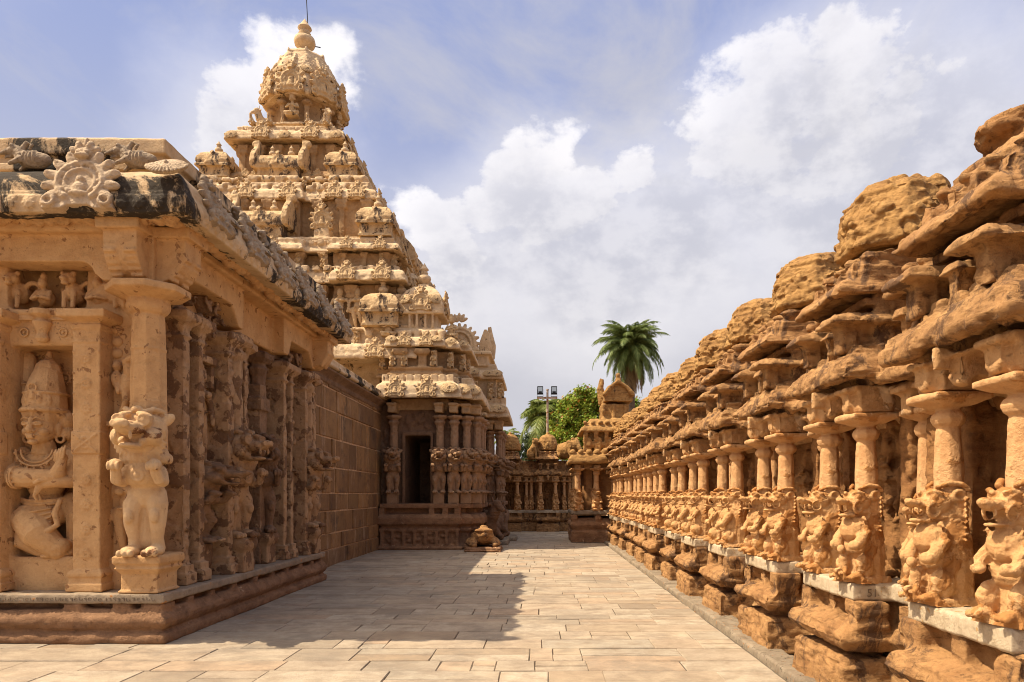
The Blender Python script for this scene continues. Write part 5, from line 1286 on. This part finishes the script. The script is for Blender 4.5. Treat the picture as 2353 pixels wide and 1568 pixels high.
def elephant():
    m = M(); m.ell((0, .35, .4), (.34, .6, .38)); m.ell((0, -.25, .62), (.26, .27, .3)); m.tube([(0, -.42, .62), (0, -.58, .4), (0, -.6, .18), (.1, -.56, .06)], [.13, .1, .075, .06], 8)
    for s in (-1, 1): m.ell((s*.26, -.12, .62), (.05, .2, .24)); m.tube([(s*.2, -.15, .35), (s*.22, -.3, .06)], [.13, .1], 8); m.ell((s*.28, .7, .18), (.14, .3, .16)); m.ell((s*.1, -.25, .88), (.1, .12, .08))
    return m
o = thing('elephant_statue', 'worn sandstone elephant lying on the wall top beside the gabled shrine', 'statue', (1.35, 29.6, 3.15)); put('statue_body', carve(elephant(), 'elephant', .028, 1, [(5, .03, 4, 3)]), OCHRE, o, rz=.75, sc=.95)

# ------------------------------------------------------------------ lamp mast
RUST = stone('rusted_paint', (.46, .38, .30), (.55, .48, .40), (.30, .17, .09), patch=(.28, .13, .06), patch_at=.55)
BLK = plain('black_enamel', (.02, .02, .022), .45, .3)
lp = W(1258, 900, 36)
lm = thing('lamp_mast', 'rusty mast carrying two floodlights behind the far domed shrine', 'lamp mast', (lp.x, 36, 0)); lm.scale = (.74, .74, 1.05)
put('pole', M().lathe([(.1, 0), (.085, 3), (.075, 6.75), (.1, 6.76), (.1, 6.82)], 12), RUST, lm)
put('crossbar', M().box(-.75, .7, -.11, -.04, 6.32, 6.42).box(-.75, .7, -.12, -.03, 6.40, 6.425), RUST, lm)
for x in (-.52, .47):
    q = M(); q.loft(ccw(rect(x - .21, x + .21, -.2, .08)), [(-.02, 6.55), (0, 6.57), (0, 6.93), (-.02, 6.95)]); q.box(x - .22, x - .2, -.1, 0, 6.42, 6.8); q.box(x + .2, x + .22, -.1, 0, 6.42, 6.8); q.box(x - .22, x + .22, -.1, 0, 6.42, 6.45)
    fl_ = put('floodlight', q, BLK, lm)
    gl = NT('lamp_glass') if x < 0 else gl
    if x < 0:
        gl.b.inputs['Base Color'].default_value = (.45, .5, .52, 1); gl.b.inputs['Roughness'].default_value = .12; gl.b.inputs['Metallic'].default_value = .6
    put('glass', M().box(x - .165, x + .165, -.212, -.2, 6.61, 6.9), gl.m, fl_)
    put('bulb_cover', M().box(x - .12, x + .12, -.23, -.212, 6.61, 6.69), BLK, fl_)

# ------------------------------------------------------------------ palms and trees
def leafmat(name, c1, c2, c3=None):
    t = NT(name); g = t.n.new('ShaderNodeNewGeometry').outputs['Random Per Island']
    st = [(0, c1), (.55, c2), (1, c1)] if c3 is None else [(0, c1), (.5, c2), (.86, c1), (.93, c3), (1, c3)]
    c = t.ramp(g, st); t.link(c, t.b.inputs['Base Color']); t.b.inputs['Roughness'].default_value = .5
    tr = t.n.new('ShaderNodeBsdfTranslucent'); t.link(c, tr.inputs[0]); mx = t.n.new('ShaderNodeMixShader'); mx.inputs[0].default_value = .3
    t.link(t.b.outputs[0], mx.inputs[1]); t.link(tr.outputs[0], mx.inputs[2]); t.link(mx.outputs[0], t.out.inputs[0]); return t.m
PALM = leafmat('palm_leaf', (.09, .14, .035), (.22, .27, .08)); COCO = leafmat('coconut_leaf', (.14, .2, .045), (.24, .27, .07))
LEAF = leafmat('bright_leaf', (.16, .26, .03), (.36, .42, .06), (.38, .14, .03)); LEAFD = leafmat('dark_leaf', (.05, .08, .03), (.10, .125, .055))
DRY = leafmat('dry_leaf', (.22, .15, .07), (.32, .22, .10))
BARK = stone('bark', (.12, .085, .055), (.18, .13, .09), (.06, .045, .03), strata=.6)
def palm(name, label, x, y, h, R_, n, nl, mat, droop, seed, lw, ll, lean=0, group=None, lo=-.55):
    r = random.Random(seed); t = thing(name, label, 'palm tree', (x, y, 0), group=group)
    tk = M(); tk.tube([(lean*(1 - (k/8)**1.5) * -1, 0, h*k/8) for k in range(9)], [.28 - .012*k for k in range(9)], 12); put('trunk', tk, BARK, t)
    cx = 0; m = M(); green = m; dead = M()
    if lo < -.3: m.ell((0, 0, h - .1), (.5, .5, .7))
    for i in range(n):
        m = dead if (lo < -1 and i < 12) else green
        az = i * 2.39996 + r.uniform(-.2, .2); e = lo + (1.45 - lo) * ((i + .5) / n) ** .85 + r.uniform(-.08, .08)
        L_ = R_ * r.uniform(.85, 1.1) * (1 - .18*max(0, e)) * r.choice((.8, .95, 1, 1.08)); p = Vector((0, 0, h)); pts = [p.copy()]; a = e
        K = 14
        for k in range(K):
            a -= droop * (k/K + .15) * r.uniform(.85, 1.15) / K * 2; a = max(a, -1.45)
            p = p + Vector((math.cos(az)*math.cos(a), math.sin(az)*math.cos(a), math.sin(a))) * L_/K; pts.append(p.copy())
        m.tube(pts, [.045*(1 - .8*k/K) for k in range(K + 1)], 4, ends=False)
        side = Vector((-math.sin(az), math.cos(az), 0))
        for j in range(nl):
            s_ = .12 + .88*j/nl; f = s_*K; k0 = min(int(f), K - 1); q = pts[k0].lerp(pts[k0+1], f - k0); d = (pts[k0+1] - pts[k0]).normalized()
            up = d.cross(side).normalized()
            l = ll * math.sin(PI*min(1, .15 + s_*.9))**.6 * r.uniform(.8, 1.1)
            for sg in (-1, 1):
                dr = (side*sg*.8 + d*.65 - Vector((0, 0, r.uniform(.15, .6))) + up*r.uniform(-.25, .25)).normalized()
                wv = d * lw; mid = q + dr*l*.55; tip = q + dr*l - Vector((0, 0, l*.18))
                b = len(m.v); m.v += [tuple(q - wv*.5), tuple(q + wv*.5), tuple(mid + wv*.45), tuple(tip), tuple(mid - wv*.45)]; m.f.append((b, b+1, b+2, b+3, b+4))
    put('crown', green.mesh('palm_crown', fix=False), mat, t)
    if dead.v: put('dead_fronds', dead.mesh('dead_fronds', fix=False), DRY, t)
    return t
pc = W(1450, 795, 38); palm('date_palm', 'large dark green date palm with a round drooping crown, behind the gabled shrine', pc.x, 38, pc.z, 2.65, 95, 50, PALM, 1.2, 4, .05, .46, group=None, lo=-1.35)
pc = W(1258, 955, 44); palm('coconut_palm', 'yellowish coconut palm with long loose fronds behind the lamp mast', pc.x, 44, pc.z, 3.0, 26, 50, COCO, 1.5, 9, .075, .85, lo=-.7)
pc = W(1164, 1010, 60); palm('coconut_palm', 'tiny far palm just showing over the leftmost round dome at the far end', pc.x, 60, pc.z, 1.9, 18, 30, COCO, 1.3, 12, .06, .6, lo=-.3)
def tree(name, label, x, y, trunk_h, blobs, n, sz, mat, seed):
    r = random.Random(seed); t = thing(name, label, 'tree', (x, y, 0)); tk = M(); tk.tube([(0, 0, 0), (.05, 0, trunk_h*.5), (0, 0, trunk_h)], [.3, .24, .18], 10)
    for b in blobs: tk.tube([(0, 0, trunk_h*.8), (b[0]*.5, b[1]*.5, (trunk_h + b[2])/2), (b[0], b[1], b[2])], [.13, .08, .03], 6)
    put('trunk', tk, BARK, t); m = M(); V = sum(b[3]**2 for b in blobs)
    for b in blobs:
        cl = int(26 * b[3]**2 / V * len(blobs)) + 10
        for c_ in range(cl):
            u = Vector((r.gauss(0, 1), r.gauss(0, 1), r.gauss(0, 1))).normalized() * b[3] * r.uniform(.55, 1.08); cc = Vector(b[:3]) + Vector((u.x, u.y, u.z*b[4])); cr = r.uniform(.16, .36)
            for k in range(int(n)):
                p = cc + Vector((r.gauss(0, 1), r.gauss(0, 1), r.gauss(0, .8))) * cr * .55
                nrm = Vector((r.gauss(0, 1), r.gauss(0, 1), r.gauss(.8, 1))).normalized(); a = nrm.orthogonal().normalized() * sz * r.uniform(.6, 1.2); bb = nrm.cross(a) * .55
                i = len(m.v); m.v += [tuple(p - a), tuple(p + bb - a*.1), tuple(p + a), tuple(p - bb - a*.1)]; m.f.append((i, i+1, i+2, i+3))
    put('crown', m.mesh('tree_crown', fix=False), mat, t); return t
c0 = W(1338, 960, 42)
tree('leafy_tree', 'bright green leafy tree with reddish young leaves, left of the gabled shrine', c0.x, 42, 3.6,
     [(0, 0, 6.3, 1.3, 1.1), (-.9, -.2, 5.3, .95, .9), (.9, .3, 6.0, 1.2, 1), (.1, 0, 7.6, .75, .8), (-.5, .2, 4.2, 1.0, .8), (.8, .1, 4.4, 1.2, .9), (1.7, .2, 6.9, .8, .8), (2.6, .3, 6.6, 1.2, .9), (2.2, 0, 5.0, 1.4, 1), (.3, 0, 7.0, .9, .9), (.9, 0, 7.5, .6, .7), (-.7, 0, 6.5, .9, .9), (-1.1, 0, 4.6, .8, .9), (-.5, 0, 7.2, .6, .8), (-1.3, 0, 5.6, .7, .9)], 80, .10, LEAF, 5)
c0 = W(1222, 1010, 48)
tree('distant_tree', 'greyish dark green tree low behind the far domes, left of the lamp mast', c0.x, 48, 3,
     [(0, 0, 5.2, 1.0, .9), (.9, .2, 5.6, .9, .9), (-.7, 0, 4.3, .9, .8), (1.6, 0, 4.8, 1.1, .9), (.3, 0, 4.0, 1.2, .9)], 50, .10, LEAFD, 8)
tree('distant_tree', 'dark green tree low behind the tall gabled shrine, under the date palm', 6.0, 46, 3,
     [(0, 0, 5.5, 1.5, .9), (1.2, .2, 5.8, 1.4, .9), (-1.3, 0, 5.3, 1.3, .8), (-.3, 0, 7.0, 1.2, .9)], 50, .10, LEAFD, 9)
hm = M().box(-1.4, 1.4, -2, 2, 0, 5.1); 
for k in range(14): hm.box(-1.4 + k*.2, -1.32 + k*.2, -2.03, -1.98, 0, 5.1)
hb = thing('distant_shed', 'pale corrugated building glimpsed past the side shrine above the far wall', 'building', (-4.2, 55, 0)); put('wall', hm, plain('pale_sheet', (.55, .56, .58), .6), hb)
# ------------------------------------------------------------------ light
w = bpy.data.worlds.new('World'); scene.world = w; w.use_nodes = True
nt = w.node_tree; N = nt.nodes; L = nt.links; N.clear()
SUN = Vector((-.68, SUNY, 1)).normalized()
el = math.asin(SUN.z); az = math.atan2(SUN.x, SUN.y)
sky = N.new('ShaderNodeTexSky'); sky.sky_type = 'NISHITA'; sky.sun_disc = False; sky.sun_elevation = el; sky.sun_rotation = az
sky.air_density = 1.1; sky.dust_density = 2.5; sky.ozone_density = 1.5
def vm(op, a, b=None, sc=None):
    k = N.new('ShaderNodeVectorMath'); k.operation = op
    for i, v in ((0, a), (1, b)):
        if v is None: continue
        if hasattr(v, 'is_linked'): L.new(v, k.inputs[i])
        else: k.inputs[i].default_value = v
    if sc is not None: k.inputs['Scale'].default_value = sc
    return k
def mt(op, a, b=0.0, clamp=False):
    k = N.new('ShaderNodeMath'); k.operation = op; k.use_clamp = clamp
    for i, v in ((0, a), (1, b)):
        if hasattr(v, 'is_linked'): L.new(v, k.inputs[i])
        else: k.inputs[i].default_value = v
    return k.outputs[0]
def mr(v, a, b, c=0, d=1, smooth=True):
    k = N.new('ShaderNodeMapRange'); k.interpolation_type = 'SMOOTHSTEP' if smooth else 'LINEAR'
    L.new(v, k.inputs[0]); k.inputs[1].default_value = a; k.inputs[2].default_value = b; k.inputs[3].default_value = c; k.inputs[4].default_value = d
    return k.outputs[0]
tc = N.new('ShaderNodeTexCoord').outputs['Generated']
dirn = vm('NORMALIZE', tc).outputs[0]
def wn(scale, detail, rough, src, off=(0, 0, 0), dist=0):
    mp = N.new('ShaderNodeMapping'); mp.inputs['Location'].default_value = off; mp.inputs['Scale'].default_value = (1, 1, 1.5); L.new(src, mp.inputs[0])
    k = N.new('ShaderNodeTexNoise'); k.inputs['Scale'].default_value = scale; k.inputs['Detail'].default_value = detail; k.inputs['Roughness'].default_value = rough
    k.inputs['Distortion'].default_value = dist
    L.new(mp.outputs[0], k.inputs[0]); return k.outputs['Fac']
nbig = wn(5.5, 8, .58, dirn); nfine = wn(18, 6, .6, dirn, (3, 1, 2))
edge = mt('ADD', mt('MULTIPLY', mt('SUBTRACT', nbig, .5), .22), mt('MULTIPLY', mt('SUBTRACT', nfine, .5), .07))
# cumulus heaps as bearings (x,y measured in the survey) with an angular radius
HEAPS = [(500, 330, .05), (560, 270, .04), (600, 215, .04), (650, 180, .035), (740, 170, .03), (790, 205, .018),
         (1240, 400, .04), (1290, 375, .03), (1190, 450, .045), (1130, 510, .05), (990, 520, .045), (940, 500, .03), (1060, 560, .05), (1320, 450, .04), (1240, 500, .06), (1460, 385, .010),
         (1740, 155, .055), (1680, 240, .06), (1665, 300, .05), (1820, 170, .065), (1900, 130, .055), (1985, 165, .06), (2080, 200, .055), (1780, 250, .09), (1920, 230, .09), (2050, 270, .07)]
SOFT = [(560, 380, .12), (1230, 560, .14), (1080, 620, .12), (1380, 640, .16), (1560, 560, .14), (1850, 300, .15), (2050, 300, .15), (1780, 420, .14), (2200, 330, .13), (1950, 480, .15)]
def heap_field(hs, k_):
    field = None
    for (px, py, r) in hs:
        d = Vector(((px - HX) / F, 1, (HY - py) / F)).normalized()
        f = mt('SUBTRACT', r, vm('DISTANCE', dirn, tuple(d)).outputs['Value'])
        field = f if field is None else mt('SMOOTH_MAX', field, f)
        if field.node.operation == 'SMOOTH_MAX': field.node.inputs[2].default_value = k_
    return field
dens = mt('ADD', heap_field(HEAPS, .015), edge)
sdens = mt('ADD', heap_field(SOFT, .05), mt('MULTIPLY', mt('SUBTRACT', nbig, .5), .12))
crisp = mr(dens, -.012, .02)
cum = mt('MAXIMUM', crisp, mt('MULTIPLY', mr(sdens, -.05, .10), .85))
thick = mr(sdens, -.02, .12)
# high veil
veil = mr(wn(2.6, 7, .62, dirn, (7, 2, 5), .6), .42, .74)
sep = N.new('ShaderNodeSeparateXYZ'); L.new(dirn, sep.inputs[0])
low = mr(sep.outputs['Z'], .58, .16)
veil2 = mt('MAXIMUM', mt('MULTIPLY', veil, .75), mt('MULTIPLY', low, .95), True)
def mixc(f, a, b):
    k = N.new('ShaderNodeMix'); k.data_type = 'RGBA'
    for s_, v in ((k.inputs[0], f), (k.inputs[6], a), (k.inputs[7], b)):
        if hasattr(v, 'is_linked'): L.new(v, s_)
        elif hasattr(v, '__len__'): s_.default_value = (*v, 1)
        else: s_.default_value = v
    return k.outputs[2]
BLUE = (4.3, 5.1, 8.8)
c = mixc(.82, sky.outputs[0], tuple(x*SKYK for x in BLUE))
c = mixc(veil2, c, tuple(x*SKYK for x in (7.7, 7.6, 8.2)))
zen = mr(sep.outputs['Z'], .58, .92)
c = mixc(mt('MULTIPLY', zen, .6), c, tuple(x*SKYK for x in (8.2, 8.3, 9.2)))
shade = mixc(mr(nfine, .35, .65), tuple(x*SKYK for x in (8.4, 8.3, 8.9)), tuple(x*SKYK for x in (11.0, 10.7, 10.9)))
white = mixc(thick, tuple(x*SKYK for x in (14.4, 13.9, 13.8)), shade)
c = mixc(mt('MULTIPLY', cum, .8), c, white)
gd = vm('DOT_PRODUCT', dirn, tuple(SUN)).outputs['Value']
glow = mr(gd, .62, 1.0)
add = N.new('ShaderNodeMix'); add.data_type = 'RGBA'; add.blend_type = 'ADD'; L.new(glow, add.inputs[0]); L.new(c, add.inputs[6]); add.inputs[7].default_value = (26*SKYK, 21*SKYK, 15*SKYK, 1)  # warm glow round the sun, out of frame, added as shadow fill
c = add.outputs[2]
bg = N.new('ShaderNodeBackground'); bg.inputs['Strength'].default_value = .1
L.new(c, bg.inputs[0]); o_ = N.new('ShaderNodeOutputWorld'); L.new(bg.outputs[0], o_.inputs[0])
sl = bpy.data.lights.new('sun', 'SUN'); sl.energy = SUNE; sl.angle = math.radians(.55); sl.color = (1.0, .86, .66)
so = bpy.data.objects.new('sun', sl); COL.objects.link(so); so.rotation_euler = (-SUN).to_track_quat('-Z', 'Y').to_euler(); so.location = (-10, 0, 30)
scene.view_settings.view_transform = 'Standard'; scene.view_settings.look = 'None'
scene.view_settings.exposure = EXPO; scene.view_settings.gamma = 1
scene.render.engine = 'CYCLES'
scene.cycles.pixel_filter_type = 'BLACKMAN_HARRIS'; scene.cycles.filter_width = 1.0
scene.cycles.max_bounces = 6; scene.cycles.diffuse_bounces = 4; scene.cycles.use_denoising = True
